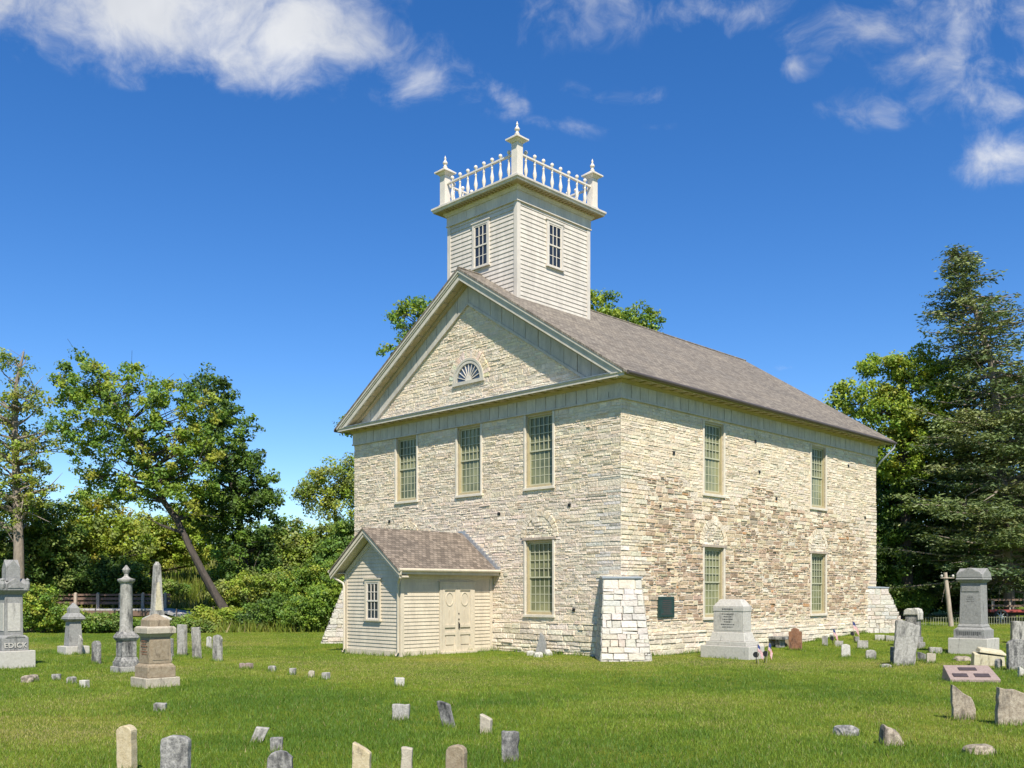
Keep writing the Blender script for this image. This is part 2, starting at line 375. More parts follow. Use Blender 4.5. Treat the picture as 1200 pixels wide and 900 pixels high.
# ------------------------------------------------------------------ the church
ROT = R(-44.55)
C0 = Vector((3.53, 31.1, 0)); WF, LS = 14.42, 19.07
cR, sR = math.cos(ROT), math.sin(ROT)
church = empty('stone_church', C0, ROT, 'pale limestone church with white clapboard tower, brown roof and small entrance porch', 'church')
ZE, APEX, HALF, SL = 8.42, 14.16, WF / 2, .644
PF = lambda u, z, o: (u, -o, z)              # front wall (u = X)
PS = lambda u, z, o: (o, u, z)               # right side wall (u = Y)
PL = lambda u, z, o: (-WF - o, u, z)
PB = lambda u, z, o: (u, LS + o, z)
LIME = [(0.673, 0.564, 0.408), (0.694, 0.594, 0.442), (0.643, 0.540, 0.399), (0.673, 0.554, 0.385), (0.653, 0.564, 0.437), (0.704, 0.609, 0.465)]
LIMEG = [(0.664, 0.554, 0.427), (0.695, 0.589, 0.456), (0.633, 0.535, 0.418), (0.680, 0.559, 0.408), (0.711, 0.609, 0.484)]
RUB = [(0.428, 0.306, 0.201), (0.501, 0.372, 0.249), (0.343, 0.244, 0.160), (0.585, 0.470, 0.312), (0.464, 0.345, 0.225), (0.539, 0.416, 0.280), (0.408, 0.319, 0.228), (0.594, 0.496, 0.336), (0.567, 0.452, 0.296), (0.483, 0.350, 0.249)]
WASH = [(0.700, 0.616, 0.480), (0.670, 0.586, 0.451), (0.630, 0.547, 0.418), (0.730, 0.650, 0.518)]
def stones(mb, P, u0, u1, zmarks, blocked, zone, rng, clip=None, hr=(.07, .14)):
    marks = sorted(set(zmarks)); levels = [marks[0]]
    for a, b in zip(marks, marks[1:]):
        z = a
        while b - z > hr[1] * 1.5:
            z += rng.uniform(*hr) * zone((u0 + u1) / 2, z).get('hs', 1); z = min(z, b - hr[0] * .6); levels.append(z)
        levels.append(b)
    for za, zb in zip(levels, levels[1:]):
        if zb - za < .02: continue
        zm = (za + zb) / 2; lo, hi = (u0, u1) if clip is None else clip(zm)
        if hi - lo < .1: continue
        free = [(lo, hi)]
        for a, b in blocked(za, zb):
            nf = []
            for p, q in free:
                if b <= p or a >= q: nf.append((p, q)); continue
                if a > p: nf.append((p, a))
                if b < q: nf.append((b, q))
            free = nf
        for p, q in free:
            u = p
            while u < q - .02:
                zn = zone(u, zm); ln = rng.uniform(*zn['len']) * (.6 if rng.random() < .2 else 1)
                e = u + ln
                if q - e < zn['len'][0] * .7: e = q
                cells = [(u, e, za, zb)]
                if zn.get('split', 0) > rng.random() and zb - za > .1:
                    k = za + (zb - za) * rng.uniform(.4, .6); w = u + (e - u) * rng.uniform(.35, .65)
                    cells = [(u, e, za, k), (u, w, k, zb), (w, e, k, zb)] if rng.random() < .6 else [(u, e, za, k), (u, e, k, zb)]
                for (a, b, c, d) in cells:
                    col = rng.choice(zn['pal']); g = rng.uniform(.92, 1.07)
                    if zn.get('hot', 0) > rng.random(): col = (.52, .29, .15)
                    col = tuple(x * g * rng.uniform(.97, 1.03) for x in col)
                    j = zn.get('joint', .007); bv = zn.get('bev', .012); o1 = rng.uniform(*zn['out']); jt = zn.get('jit', .006)
                    tl = rng.uniform(-.006, .006); tz = rng.uniform(-.006, .007)
                    if rng.random() < .04: o1 += rng.uniform(.008, .022)
                    J = lambda: rng.uniform(-jt, jt)
                    bx = [(a + j + J() * .5, c + j + J()), (b - j + J() * .5, c + j + J()), (b - j + J() * .5, d - j + J()), (a + j + J() * .5, d - j + J())]
                    cxm, czm = (a + b) / 2, (c + d) / 2
                    fx = [(x + (bv if x < cxm else -bv), z + (bv * .7 if z < czm else -bv * .7)) for x, z in bx]
                    B = len(mb.v)
                    mb.v += [P(x, z, -.004) for x, z in bx] + [P(x, z, o1 + (tl if x < cxm else -tl) + (tz if z > czm else -tz)) for x, z in fx]
                    for f in ((4, 5, 6, 7), (0, 1, 5, 4), (1, 2, 6, 5), (2, 3, 7, 6), (3, 0, 4, 7)):
                        mb.f.append(tuple(B + i for i in f)); mb.m.append(0); mb.c.append(col)
                u = e
def backing(mb, P, u0, u1, z0, z1, holes, depth=.34, mat=1):
    us = sorted({u0, u1, *[h[0] for h in holes], *[h[1] for h in holes]}); zs = sorted({z0, z1, *[h[2] for h in holes], *[h[3] for h in holes]})
    for a, b in zip(us, us[1:]):
        for c, d in zip(zs, zs[1:]):
            if any(h[0] - 1e-6 <= a and b <= h[1] + 1e-6 and h[2] - 1e-6 <= c and d <= h[3] + 1e-6 for h in holes): continue
            mb.face([P(a, c, 0), P(b, c, 0), P(b, d, 0), P(a, d, 0)], mat)
    for a, b, c, d in holes:
        for q in (((a, c), (b, c)), ((b, c), (b, d)), ((b, d), (a, d)), ((a, d), (a, c))):
            mb.face([P(*q[0], 0), P(*q[1], 0), P(*q[1], -depth), P(*q[0], -depth)], mat)
HW = .64
FW_UP = [-3.6, -7.21, -10.9]; FW_LO = [-3.6, -10.9]; FZU = (5.78, 8.36); FZL = (1.32, 3.92)
SW = [5.40, 13.40]; SZU = (5.66, 8.26); SZL = (1.20, 3.72)
ARCH_A, ARCH_B, RING = .68, .74, .22
def arch_block(uc, zs, zm):
    t = (zm - zs) / (ARCH_B + RING)
    return [] if not 0 <= t < 1 else [(uc - (ARCH_A + RING) * math.sqrt(1 - t * t) + .05, uc + (ARCH_A + RING) * math.sqrt(1 - t * t) - .05)]
def make_blocked(up, lo, zu, zl, extra=None):
    def f(za, zb):
        zm = (za + zb) / 2; r = []
        for u in up:
            if zu[0] < zm < zu[1]: r.append((u - HW - .02, u + HW + .02))
        for u in lo:
            if zl[0] < zm < zl[1] + .1: r.append((u - HW - .02, u + HW + .02))
            r += arch_block(u, zl[1] + .1, zm)
        if extra: r += extra(zm)
        return r
    return f
rng = random.Random(4)
LUN = (-7.21, 10.05, .84)
def lun_block(zm):
    d = zm - LUN[1]; rr = LUN[2] + .26
    return [(LUN[0] - math.sqrt(rr * rr - d * d) + .05, LUN[0] + math.sqrt(rr * rr - d * d) - .05)] if 0 <= d < rr else []
def zone_front(u, z):
    if z < 1.05: return dict(len=(.35, .9), pal=WASH, out=(.02, .07), bev=.022, jit=.012, hs=1.5)
    if u > -1.5 and z < 6: return dict(len=(.4, 1.0), pal=LIMEG + [(.58, .53, .465), (.60, .545, .475)], out=(.008, .024), bev=.009, jit=.009)
    return dict(len=(.14, .58), pal=LIMEG if z < 5.6 else LIME, out=(.004, .021), bev=.009, split=.3, jit=.011)
mb = MB()
holesF = [(u - HW, u + HW, *FZU) for u in FW_UP] + [(u - HW, u + HW, *FZL) for u in FW_LO]
backing(mb, PF, -WF, 0, -.4, 9.15, holesF)
mb.face([PF(-WF, 9.15, 0), PF(0, 9.15, 0), PF(-HALF, 9.15 + HALF * SL, 0)], 1)
stones(mb, PF, -WF - .02, .02, [-.35, 1.05, FZL[0], FZL[1], FZL[1] + .1, FZU[0], FZU[1], 8.7], make_blocked(FW_UP, FW_LO, FZU, FZL), zone_front, rng)
stones(mb, PF, -WF, 0, [9.2, LUN[1], 13.1], lambda a, b: lun_block((a + b) / 2), zone_front, rng, clip=lambda z: (-HALF - (13.25 - z) / SL, -HALF + (13.25 - z) / SL))
mb.build('wall', ['masonry', 'mortar'], church, fix=False, colors=True)
# irregular patch of brown field rubble on the side wall
def rub_edge(u): return 5.75 + .35 * math.sin(u * .9) + .2 * math.sin(u * 2.3 + 1) - (.55 if u > 14.5 else 0)
def zone_side(u, z):
    if z < .75: return dict(len=(.35, .9), pal=WASH, out=(.02, .07), bev=.022, jit=.012, hs=1.5)
    q = .75 + .3 * (math.sin(z * 7.1) > 0)
    if (u < q or u > LS - q - .2) and z < 6.2: return dict(len=(.35, .7), pal=WASH + LIME, out=(.02, .05), bev=.014)
    if z < 1.15 or z > rub_edge(u): return dict(len=(.16, .6), pal=LIME, out=(.005, .022), bev=.009, split=.25, jit=.011)
    k = RUB + ([(.62, .55, .44), (.58, .50, .38)] if math.sin(u * 1.7 + z * 2.1) > .5 else [])
    k = k + LIME[:2]
    if z > rub_edge(u) - 1.0: k = k + LIME
    return dict(len=(.14, .62), pal=k, out=(.008, .042), bev=.015, split=.38, jit=.018, joint=.011, hot=.006, hs=1.3)
mb = MB()
holesS = [(u - HW, u + HW, *SZU) for u in SW] + [(u - HW, u + HW, *SZL) for u in SW]
backing(mb, PS, 0, LS, -.4, 9.15, holesS)
stones(mb, PS, -.03, LS, [-.35, .75, SZL[0], SZL[1], SZL[1] + .1, SZU[0], SZU[1], 8.7], make_blocked(SW, SW, SZU, SZL), zone_side, rng)
mb.build('wall', ['masonry', 'mortar'], church, fix=False, colors=True)
for P, u0, u1 in ((PL, 0, LS), (PB, -WF, 0)):
    mb = MB(); backing(mb, P, u0, u1, -.4, 9.15, [])
    if P is PB: mb.face([P(-WF, 9.15, 0), P(0, 9.15, 0), P(-HALF, 9.15 + HALF * SL, 0)], 1)
    stones(mb, P, u0, u1, [-.35, 1.0, 8.7], lambda a, b: [], zone_front, rng)
    mb.build('wall', ['masonry', 'mortar'], church, fix=False, colors=True)
# putlog holes: little black blocks whose colour stands in for shaded gaps in the masonry
mb = MB()
for P, u, z in ((PF, -2.2, 5.05), (PF, -5.6, 4.95), (PF, -2.0, 1.5), (PF, -12.0, 5.0), (PS, 2.9, 6.9), (PS, 8.6, 6.75), (PS, 9.9, 5.8), (PS, 2.1, 5.0), (PS, 17.9, 5.5), (PS, 16.2, 7.7), (PS, 8.3, 7.9), (PS, 7.9, 1.45), (PS, 2.6, 2.9)):
    mb = MB(); mb.pbox(P, u - .06, u + .05, z - .05, z + .06, .0, .04); mb.build('putlog_shade_block', 'iron_black', church)
# quoin sliver catching light under the frieze
# relieving arches over the lower windows
def make_arch(P, uc, zs, seed):
    r = random.Random(seed); mb = MB(); n = 17
    for i in range(n):
        t0, t1 = math.pi * i / n + .012, math.pi * (i + 1) / n - .012
        q = r.uniform(.9, 1.12); o = r.uniform(.03, .045); col = tuple(x * q for x in r.choice(LIME)); rg = RING * r.uniform(.85, 1.1)
        pts = [(uc + (ARCH_A + e) * math.cos(t), zs + (ARCH_B + e) * math.sin(t)) for t, e in ((t0, 0), (t0, rg), (t1, rg), (t1, 0))]
        mb.hexa([P(x, z, 0) for x, z in pts] + [P(x, z, o) for x, z in pts], 0, col)
    def cl(z):
        t = (z - zs) / ARCH_B; h = ARCH_A * math.sqrt(max(0, 1 - t * t)) - .02; return (uc - h, uc + h)
    stones(mb, P, 0, 1, [zs - .02, zs + ARCH_B - .02], lambda a, b: [], lambda u, z: dict(len=(.16, .4), pal=WASH, out=(.02, .05), bev=.016, jit=.014, split=.2), r, clip=cl)
    mb.build('relieving_arch', ['masonry'], church, fix=False, colors=True)
for i, u in enumerate(FW_LO): make_arch(PF, u, FZL[1] + .1, 20 + i)
for i, u in enumerate(SW): make_arch(PS, u, SZL[1] + .1, 30 + i)
# windows
def make_window(P, uc, z0, z1, lintel, seed):
    r = random.Random(seed)
    mb = MB()                                   # frame lining the reveal
    for a, b in ((uc - HW, uc - HW + .065), (uc + HW - .065, uc + HW)): mb.pbox(P, a, b, z0, z1, -.15, -.03)
    mb.pbox(P, uc - HW, uc + HW, z1 - .08, z1, -.15, -.032); mb.pbox(P, uc - HW, uc + HW, z0, z0 + .09, -.15, -.015)
    w = mb.build('window', 'ochre_paint', church, bevel=.006)
    mb = MB()
    for a, b in ((uc - HW - .09, uc - HW), (uc + HW, uc + HW + .09)): mb.pbox(P, a, b, z0 - .1, z1 + .0, -.05, .055)
    mb.pbox(P, uc - HW - .10, uc + HW + .10, z0 - .1, z0 - .001, -.05, .075)
    mb.build('casing', 'casing_plaster', w, bevel=.01)
    if lintel:
        mb = MB(); mb.pbox(P, uc - HW - .16, uc + HW + .16, z1 + .003, z1 + .10, -.05, .07); mb.build('lintel', 'weathered_wood', w, bevel=.01)
    mb = MB(); a, b, c, d = uc - HW + .065, uc + HW - .065, z0 + .09, z1 - .08; zm = (c + d) / 2
    for (za, zb, o) in ((c, zm + .025, -.125), (zm - .025, d, -.095)):
        mb.pbox(P, a, a + .045, za, zb, o - .03, o); mb.pbox(P, b - .045, b, za, zb, o - .03, o)
        mb.pbox(P, a + .045, b - .045, za, za + .05, o - .03, o - .001); mb.pbox(P, a + .045, b - .045, zb - .05, zb, o - .03, o - .001)
        for i in range(1, 5):
            u = a + .045 + (b - a - .09) * i / 5; mb.pbox(P, u - .013, u + .013, za + .05, zb - .05, o - .026, o - .004)
        for i in range(1, 4):
            z = za + .05 + (zb - za - .1) * i / 4; mb.pbox(P, a + .045, b - .045, z - .013, z + .013, o - .027, o - .006)
    mb.build('sash', 'sash_paint', w)
    mb = MB()
    mb.face([P(a, c, -.14), P(b, c, -.14), P(b, d, -.14), P(a, d, -.14)]); mb.build('pane', 'shaded_pane', w, fix=False)
for i, u in enumerate(FW_UP): make_window(PF, u, *FZU, False, 40 + i)
for i, u in enumerate(FW_LO): make_window(PF, u, *FZL, True, 50 + i)
for i, u in enumerate(SW): make_window(PS, u, *SZU, False, 60 + i); make_window(PS, u, *SZL, True, 70 + i)
# lunette in the gable
mb = MB(); uc, zc, ro = LUN; ri = .64; n = 20
def ringpts(r0, r1, t0, t1): return [(uc + r * math.cos(t), zc + r * math.sin(t)) for t, r in ((t0, r0), (t0, r1), (t1, r1), (t1, r0))]
for i in range(n):
    for r0, r1, oa, ob in ((ri, ro - .08, .0, .07), (ro - .08, ro, .0, .085)):
        q = ringpts(r0, r1, math.pi * i / n, math.pi * (i + 1) / n); mb.hexa([PF(x, z, oa) for x, z in q] + [PF(x, z, ob) for x, z in q])
mb.pbox(PF, uc - ro - .02, uc + ro + .02, zc - .12, zc, .0, .09)
lun = mb.build('fanlight', 'trim_paint', church)
mb = MB()
for i in range(1, 10):
    t = math.pi * i / 10; d = Vector((math.cos(t), math.sin(t))); p = Vector((-d.y, d.x)) * .014
    q = [Vector((uc, zc)) + d * .14 - p, Vector((uc, zc)) + d * ri - p, Vector((uc, zc)) + d * ri + p, Vector((uc, zc)) + d * .14 + p]
    mb.hexa([PF(v.x, v.y, .022) for v in q] + [PF(v.x, v.y, .05) for v in q])
mb.prism([(uc + .17 * math.cos(math.pi * i / 8), zc + .002 + .17 * math.sin(math.pi * i / 8)) for i in range(9)], -.022, -.052)
mb.build('muntin', 'white_trim', lun)
mb = MB(); mb.face([PF(uc + ri * math.cos(math.pi * i / n), zc + ri * math.sin(math.pi * i / n), .02) for i in range(n + 1)]); mb.build('pane', 'fanlight_pane', lun, fix=False)
mb = MB(); r = random.Random(8)
for i in range(21):
    q = ringpts(ro + .005, ro + r.uniform(.24, .31), math.pi * i / 21 + .008, math.pi * (i + 1) / 21 - .008); col = tuple(x * r.uniform(.92, 1.1) for x in r.choice(LIME)); o = r.uniform(.04, .06)
    mb.hexa([PF(x, z, 0) for x, z in q] + [PF(x, z, o) for x, z in q], 0, col)
mb.build('relieving_arch', 'masonry', church, fix=False, colors=True)
# frieze of vertical boards
RECT = [(-WF, 0), (0, 0), (0, LS), (-WF, LS)]
mb = MB()
for P, u0, u1 in ((PF, -WF, 0), (PS, 0, LS), (PL, 0, LS), (PB, -WF, 0)):
    n = round((u1 - u0) / .46); st = (u1 - u0) / n
    for i in range(n):
        a = u0 - (.055 if i == 0 else -.007); b = u0 + st * (i + 1) + (.055 if i == n - 1 else -.011)
        if i == 0: a = u0 + (-.055 if P in (PF, PB) else .0)
        mb.pbox(P, (u0 + st * i + .011) if i else a, b, ZE, 8.9, .0, .06 + .003 * (i % 3))
mb.run(RECT, [(0, ZE - .05), (.085, ZE - .05), (.085, ZE + .0), (.07, ZE + .012), (0, ZE + .012)])
mb.build('frieze', 'frieze_paint', church)
mb = MB()
mb.run(RECT, [(0, 8.87), (.09, 8.87), (.11, 8.92), (.17, 8.96), (.17, 9.0), (0, 9.0)])
mb.run(RECT, [(0, 8.99), (.49, 8.99), (.49, 8.96), (.53, 8.96), (.53, 9.03), (.56, 9.07), (.56, 9.1), (0, 9.2)], 1)
for P, u0, u1 in ((PF, -WF, 0), (PS, 0, LS)):
    n = int((u1 - u0) / .58)
    for i in range(n):
        u = u0 + (u1 - u0) * (i + .5) / n; mb.pbox(P, u - .15, u + .15, 8.945, 8.988, .19, .46)
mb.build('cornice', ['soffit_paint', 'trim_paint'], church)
mb = MB(); mb.run([(-WF, 0), (0, 0)], [(0, 9.205), (.575, 9.103), (.575, 9.118), (0, 9.235)], closed=False); mb.build('flashing', 'metal_flashing', church)
# roof and raking cornice
def rake(mb, oa, ob, y0, y1, mat=0, d0=0.0, d1=HALF + .6):
    if mat != 9 and oa > .05: d1 = min(d1, (APEX - 9.12 - oa) / SL)
    for s in (-1, 1):
        zt = lambda d: APEX - SL * d
        p = [(-HALF + s * d, y, zt(d) - o) for o in (ob, oa) for d, y in ((d0, y0), (d1, y0), (d1, y1), (d0, y1))]
        mb.hexa(p, mat)
mb = MB(); rake(mb, 0, .075, -.60, LS + .6, 0, 0, HALF + .66)
roof = mb.build('roof', 'main_shingles', church)
mb = MB(); mb.tube([(-HALF, -.58, APEX + .012), (-HALF, LS + .58, APEX + .012)], .05, 8); mb.build('ridge_cap', 'main_shingles', roof)
for y0, y1, s in ((-.585, -.42, 1), (LS + .42, LS + .585, -1)):
    mb = MB(); rake(mb, .078, .17, y0, y1, 0); rake(mb, .172, .24, y0 + .03, y1 - .03, 0)
    yy0, yy1 = (-.52, -.44) if s > 0 else (LS + .44, LS + .52)
    rake(mb, .242, .44, yy0, yy1, 0)
    a, b = (-.515, .02) if s > 0 else (LS - .02, LS + .515)
    rake(mb, .40, .438, a, b, 1)
    a, b = (-.20, .02) if s > 0 else (LS - .02, LS + .2)
    rake(mb, .44, .56, a, b, 1, 0, HALF + .05)
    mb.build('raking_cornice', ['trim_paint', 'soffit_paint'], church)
mb = MB()
for s in (-1, 1):                              # soffit brackets and frieze boards that follow the slope
    for i in range(13):
        d = .45 + i * .5; zt = APEX - SL * d
        mb.hexa([(-HALF + s * (d + e), y, zt - SL * e - o) for o in (.475, .43) for e, y in ((0, -.46), (.26, -.46), (.26, -.22), (0, -.22))], 1)
    d = .0; i = 0
    while d < 6.9:
        e = min(d + .60, 7.0); o0, o1 = .56, 1.18; yo = -.06 - .004 * (i % 3)
        mb.hexa([(-HALF + s * x, y, APEX - SL * x - o) for o in (o1, o0) for x, y in ((d + .012, yo), (e - .012, yo), (e - .012, .02), (d + .012, .02))]); d = e; i += 1
rake(mb, 1.165, 1.27, -.095, .02, 0, 0, 6.75)
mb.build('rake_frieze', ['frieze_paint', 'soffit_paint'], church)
mb = MB(); mb.tube([(.69, -.55, 9.035), (.69, LS + .6, 9.0)], .065, 10); mb.tube([(-WF - .69, -.55, 9.035), (-WF - .69, LS + .6, 9.0)], .065, 10)
mb.build('gutter', 'gutter_brown', church, smooth=True)
mb = MB(); mb.tube([(.69, LS + .45, 8.98), (.69, LS + .45, 8.8), (.16, LS + .12, 8.15), (.0, LS + .12, 7.95), (-.12, LS + .12, 7.7), (-.12, LS + .12, .1)], .05, 8); mb.build('downspout', 'metal_flashing', church, smooth=True)
# buttresses
def buttress(x, y, ang, seed, H=2.56, out0=1.28, out1=.28, hw0=.78, hw1=.6):
    r = random.Random(seed); mb = MB(); g = -.4
    ou = lambda z: out0 + (out1 - out0) * (max(z, 0)) / H; hw = lambda z: hw0 + (hw1 - hw0) * max(z, 0) / H
    mb.hexa([(-1.1, -hw(0), g), (ou(0), -hw(0), g), (ou(0), hw(0), g), (-1.1, hw(0), g), (-1.1, -hw(H), H), (ou(H), -hw(H), H), (ou(H), hw(H), H), (-1.1, hw(H), H)], 1)
    zn = lambda u, z: dict(len=(.22, .58), pal=[(.52, .475, .40), (.49, .45, .38), (.545, .50, .425), (.47, .445, .40), (.52, .46, .365), (.53, .49, .42)], out=(.006, .024), bev=.016, jit=.016, joint=.006, split=.12)
    stones(mb, lambda u, z, o: (ou(z) + o, u, z), 0, 1, [g, H], lambda a, b: [], zn, r, clip=lambda z: (-hw(z), hw(z)), hr=(.15, .25))
    stones(mb, lambda u, z, o: (u, -hw(z) - o, z), 0, 1, [g, H], lambda a, b: [], zn, r, clip=lambda z: (-1.0, ou(z)), hr=(.15, .25))
    stones(mb, lambda u, z, o: (u, hw(z) + o, z), 0, 1, [g, H], lambda a, b: [], zn, r, clip=lambda z: (-1.0, ou(z)), hr=(.15, .25))
    b = mb.build('buttress', ['masonry', 'dressed_stone'], church, fix=False, colors=True); b.location = (x, y, 0); b.rotation_euler = (0, 0, ang)
    mb = MB(); mb.hexa([(-.9, -hw1 - .03, H), (out1 + .08, -hw1 - .05, H - .02), (out1 + .08, hw1 + .05, H - .02), (-.9, hw1 + .03, H), (-.9, -hw1 - .03, H + .10), (out1 + .08, -hw1 - .05, H + .03), (out1 + .08, hw1 + .05, H + .03), (-.9, hw1 + .03, H + .10)])
    mb.build('cap', 'metal_flashing', b)
buttress(0, 0, R(-45), 81); buttress(0, LS, R(45), 82, H=2.3); buttress(-WF, 0, R(-135), 83); buttress(-WF, LS, R(135), 84)
# bronze plaque
mb = MB(); mb.pbox(PS, 1.95, 2.85, 1.24, 1.95, .0, .085); pq = mb.build('plaque', 'bronze_green', church, bevel=.008)
mb = MB(); mb.pbox(PS, 2.0, 2.8, 1.29, 1.32, .085, .096); mb.pbox(PS, 2.0, 2.8, 1.87, 1.9, .085, .096); mb.pbox(PS, 2.0, 2.03, 1.32, 1.87, .085, .096); mb.pbox(PS, 2.77, 2.8, 1.32, 1.87, .085, .096)
mb.build('rim', 'bronze_green', pq)

mb = MB(); _r = random.Random(3)
for i in range(8):
    z = 1.83 - i * .065; h = .34 * _r.uniform(.55, 1)
    mb.pbox(PS, 2.4 - h, 2.4 + h, z - .028, z, .083, .092)
mb.build('inscription', 'bronze_brown', pq)

# ---------------- clapboards
def claps(mb, P, u0, u1, z0, z1, ex, clip=None, mat=0):
    z = z0
    while z < z1 - .01:
        t = min(z + ex, z1); a, b = (u0, u1) if clip is None else clip(z); c, d = (u0, u1) if clip is None else clip(t)
        if b - a > .03:
            if d < c: c = d = (a + b) / 2
            j = random.uniform(-.003, .003)
            mb.face([P(a, z + j, .03), P(b, z + j, .03), P(d, t, .006), P(c, t, .006)], mat); mb.face([P(a, z + j, 0), P(b, z + j, 0), P(b, z + j, .03), P(a, z + j, .03)], mat)
        z = t
def small_window(name, P, uc, z0, z1, hw, parent, rows, trim_mat, pane='dark_pane', sash='white_trim'):
    """a double-hung sash window in a clapboard wall: trim, sill, sashes, panes"""
    mb = MB(); tw = .10
    for a, b in ((uc - hw - tw, uc - hw), (uc + hw, uc + hw + tw)): mb.pbox(P, a, b, z0, z1 + tw, -.01, .075)
    mb.pbox(P, uc - hw, uc + hw, z1, z1 + tw, -.01, .074); mb.pbox(P, uc - hw - tw - .05, uc + hw + tw + .05, z1 + tw, z1 + tw + .045, -.01, .10)
    mb.pbox(P, uc - hw - tw - .04, uc + hw + tw + .04, z0 - .06, z0, -.01, .11)
    zm = (z0 + z1) / 2
    for za, zb, o in ((z0, zm + .02, .048), (zm - .02, z1, .060)):
        mb.pbox(P, uc - hw, uc - hw + .05, za, zb, .036, o, 1); mb.pbox(P, uc + hw - .05, uc + hw, za, zb, .036, o, 1)
        mb.pbox(P, uc - hw + .05, uc + hw - .05, za, za + .05, .036, o - .001, 1); mb.pbox(P, uc - hw + .05, uc + hw - .05, zb - .05, zb, .036, o - .001, 1)
        for i in (1, 2):
            u = uc - hw + .05 + (2 * hw - .1) * i / 3; mb.pbox(P, u - .014, u + .014, za + .05, zb - .05, .036, o - .003, 1)
        for i in range(1, rows):
            z = za + .05 + (zb - za - .1) * i / rows; mb.pbox(P, uc - hw + .05, uc + hw - .05, z - .012, z + .012, .036, o - .005, 1)
    mb.face([P(uc - hw, z0, .034), P(uc + hw, z0, .034), P(uc + hw, z1, .034), P(uc - hw, z1, .034)], 2)
    return mb.build(name, [trim_mat, sash, pane], parent, fix=False)

# ---------------- tower
TX0, TX1, TY0, TY1, TZ0, TZF = -HALF - 1.88, -HALF + 1.88, .65, 4.73, 11.9, 16.5
mb = MB(); mb.box(TX0 + .002, TX1 - .002, TY0 + .002, TY1 - .002, TZ0, 16.95)
TPF = lambda u, z, o: (u, TY0 - o, z); TPS = lambda u, z, o: (TX1 + o, u, z); TPL = lambda u, z, o: (TX0 - o, u, z); TPB = lambda u, z, o: (u, TY1 + o, z)
for P, a, b in ((TPF, TX0, TX1), (TPB, TX0, TX1), (TPS, TY0, TY1), (TPL, TY0, TY1)): claps(mb, P, a, b, TZ0, TZF, .165)
tower = mb.build('tower', 'tower_paint', church, fix=False)
mb = MB()
for x, y in ((TX0, TY0), (TX1, TY0), (TX0, TY1), (TX1, TY1)):
    sx = 1 if x == TX1 else -1; sy = 1 if y == TY1 else -1
    xa, xb = sorted((x - sx * .14, x + sx * .045)); ya, yb = sorted((y - sy * .14, y + sy * .045))
    mb = MB(); mb.box(xa, xb, ya, yb, TZ0, TZF); mb.build('corner_board', 'tower_paint', tower, bevel=.006)
TR = [(TX0, TY0), (TX1, TY0), (TX1, TY1), (TX0, TY1)]
mb = MB()
mb.run(TR, [(0, TZF), (.06, TZF), (.06, TZF + .38), (0, TZF + .38)])
mb.run(TR, [(0, TZF - .03), (.085, TZF - .03), (.085, TZF + .02), (.06, TZF + .035), (0, TZF + .035)])
for P, a, b in ((TPF, TX0, TX1), (TPS, TY0, TY1)):
    for i in range(1, 7): u = a + (b - a) * i / 7; mb.pbox(P, u - .02, u + .02, TZF + .036, TZF + .37, .05, .068)
    for i in range(22): u = a + (b - a) * (i + .5) / 22; mb.pbox(P, u - .05, u + .05, 16.99, 17.035, .16, .40, 1)
mb.run(TR, [(0, TZF + .36), (.09, TZF + .36), (.12, TZF + .42), (.16, TZF + .46), (.17, TZF + .52), (0, TZF + .52)])
mb.run(TR, [(0, 17.03), (.43, 17.03), (.45, 17.05), (.46, 17.09), (.50, 17.13), (.50, 17.2), (0, 17.26)])
mb.run(TR, [(.17, 17.018), (.43, 17.018), (.43, 17.028), (.17, 17.028)], 1)
mb.build('cornice', ['tower_paint', 'soffit_paint'], tower)
mb = MB(); mb.box(TX0 - .1, TX1 + .1, TY0 - .1, TY1 + .1, 17.2, 17.275); mb.build('deck', 'metal_flashing', tower)
small_window('window', TPF, -HALF, 14.5, 16.08, .36, tower, 2, 'tower_paint')
small_window('window', TPS, TY0 + 2.02, 14.5, 16.10, .36, tower, 2, 'tower_paint')
Q = .10
corners = [(TX0 - Q, TY0 - Q), (TX1 + Q, TY0 - Q), (TX1 + Q, TY1 + Q), (TX0 - Q, TY1 + Q)]
mb = MB(); mb.box(-.15, .15, -.15, .15, 17.2, 18.5); mb.box(-.18, .18, -.18, .18, 17.2, 17.36); mb.frustum(18.5, 18.6, .34, .34, .5, .5); mb.box(-.31, .31, -.31, .31, 18.6, 18.66); mb.frustum(18.66, 18.82, .6, .6, .16, .16)
mb.lathe([(.08, 18.8), (.10, 18.86), (.055, 18.9), (.05, 18.95), (.095, 19.0), (.10, 19.04), (.05, 19.1), (.03, 19.16), (.045, 19.2), (.02, 19.27), (.005, 19.32)], 10)
post = mb.build('newel_post', 'white_trim', tower, bevel=.006); post.location = (*corners[0], 0)
for c in corners[1:]: copy_part(post, tower, (*c, 0))
mb = MB(); mb.lathe([(.06, 0), (.06, .06), (.035, .09), (.05, .16), (.075, .26), (.07, .34), (.04, .50), (.036, .62), (.055, .66), (.03, .70), (.045, .76), (.045, .80)], 8)
mb.lathe([(.02, .85), (.03, .89), (.065, .93), (.075, .97), (.06, 1.02), (.015, 1.05)], 8)
bal = mb.build('baluster', 'white_trim', tower, smooth=True); first = True
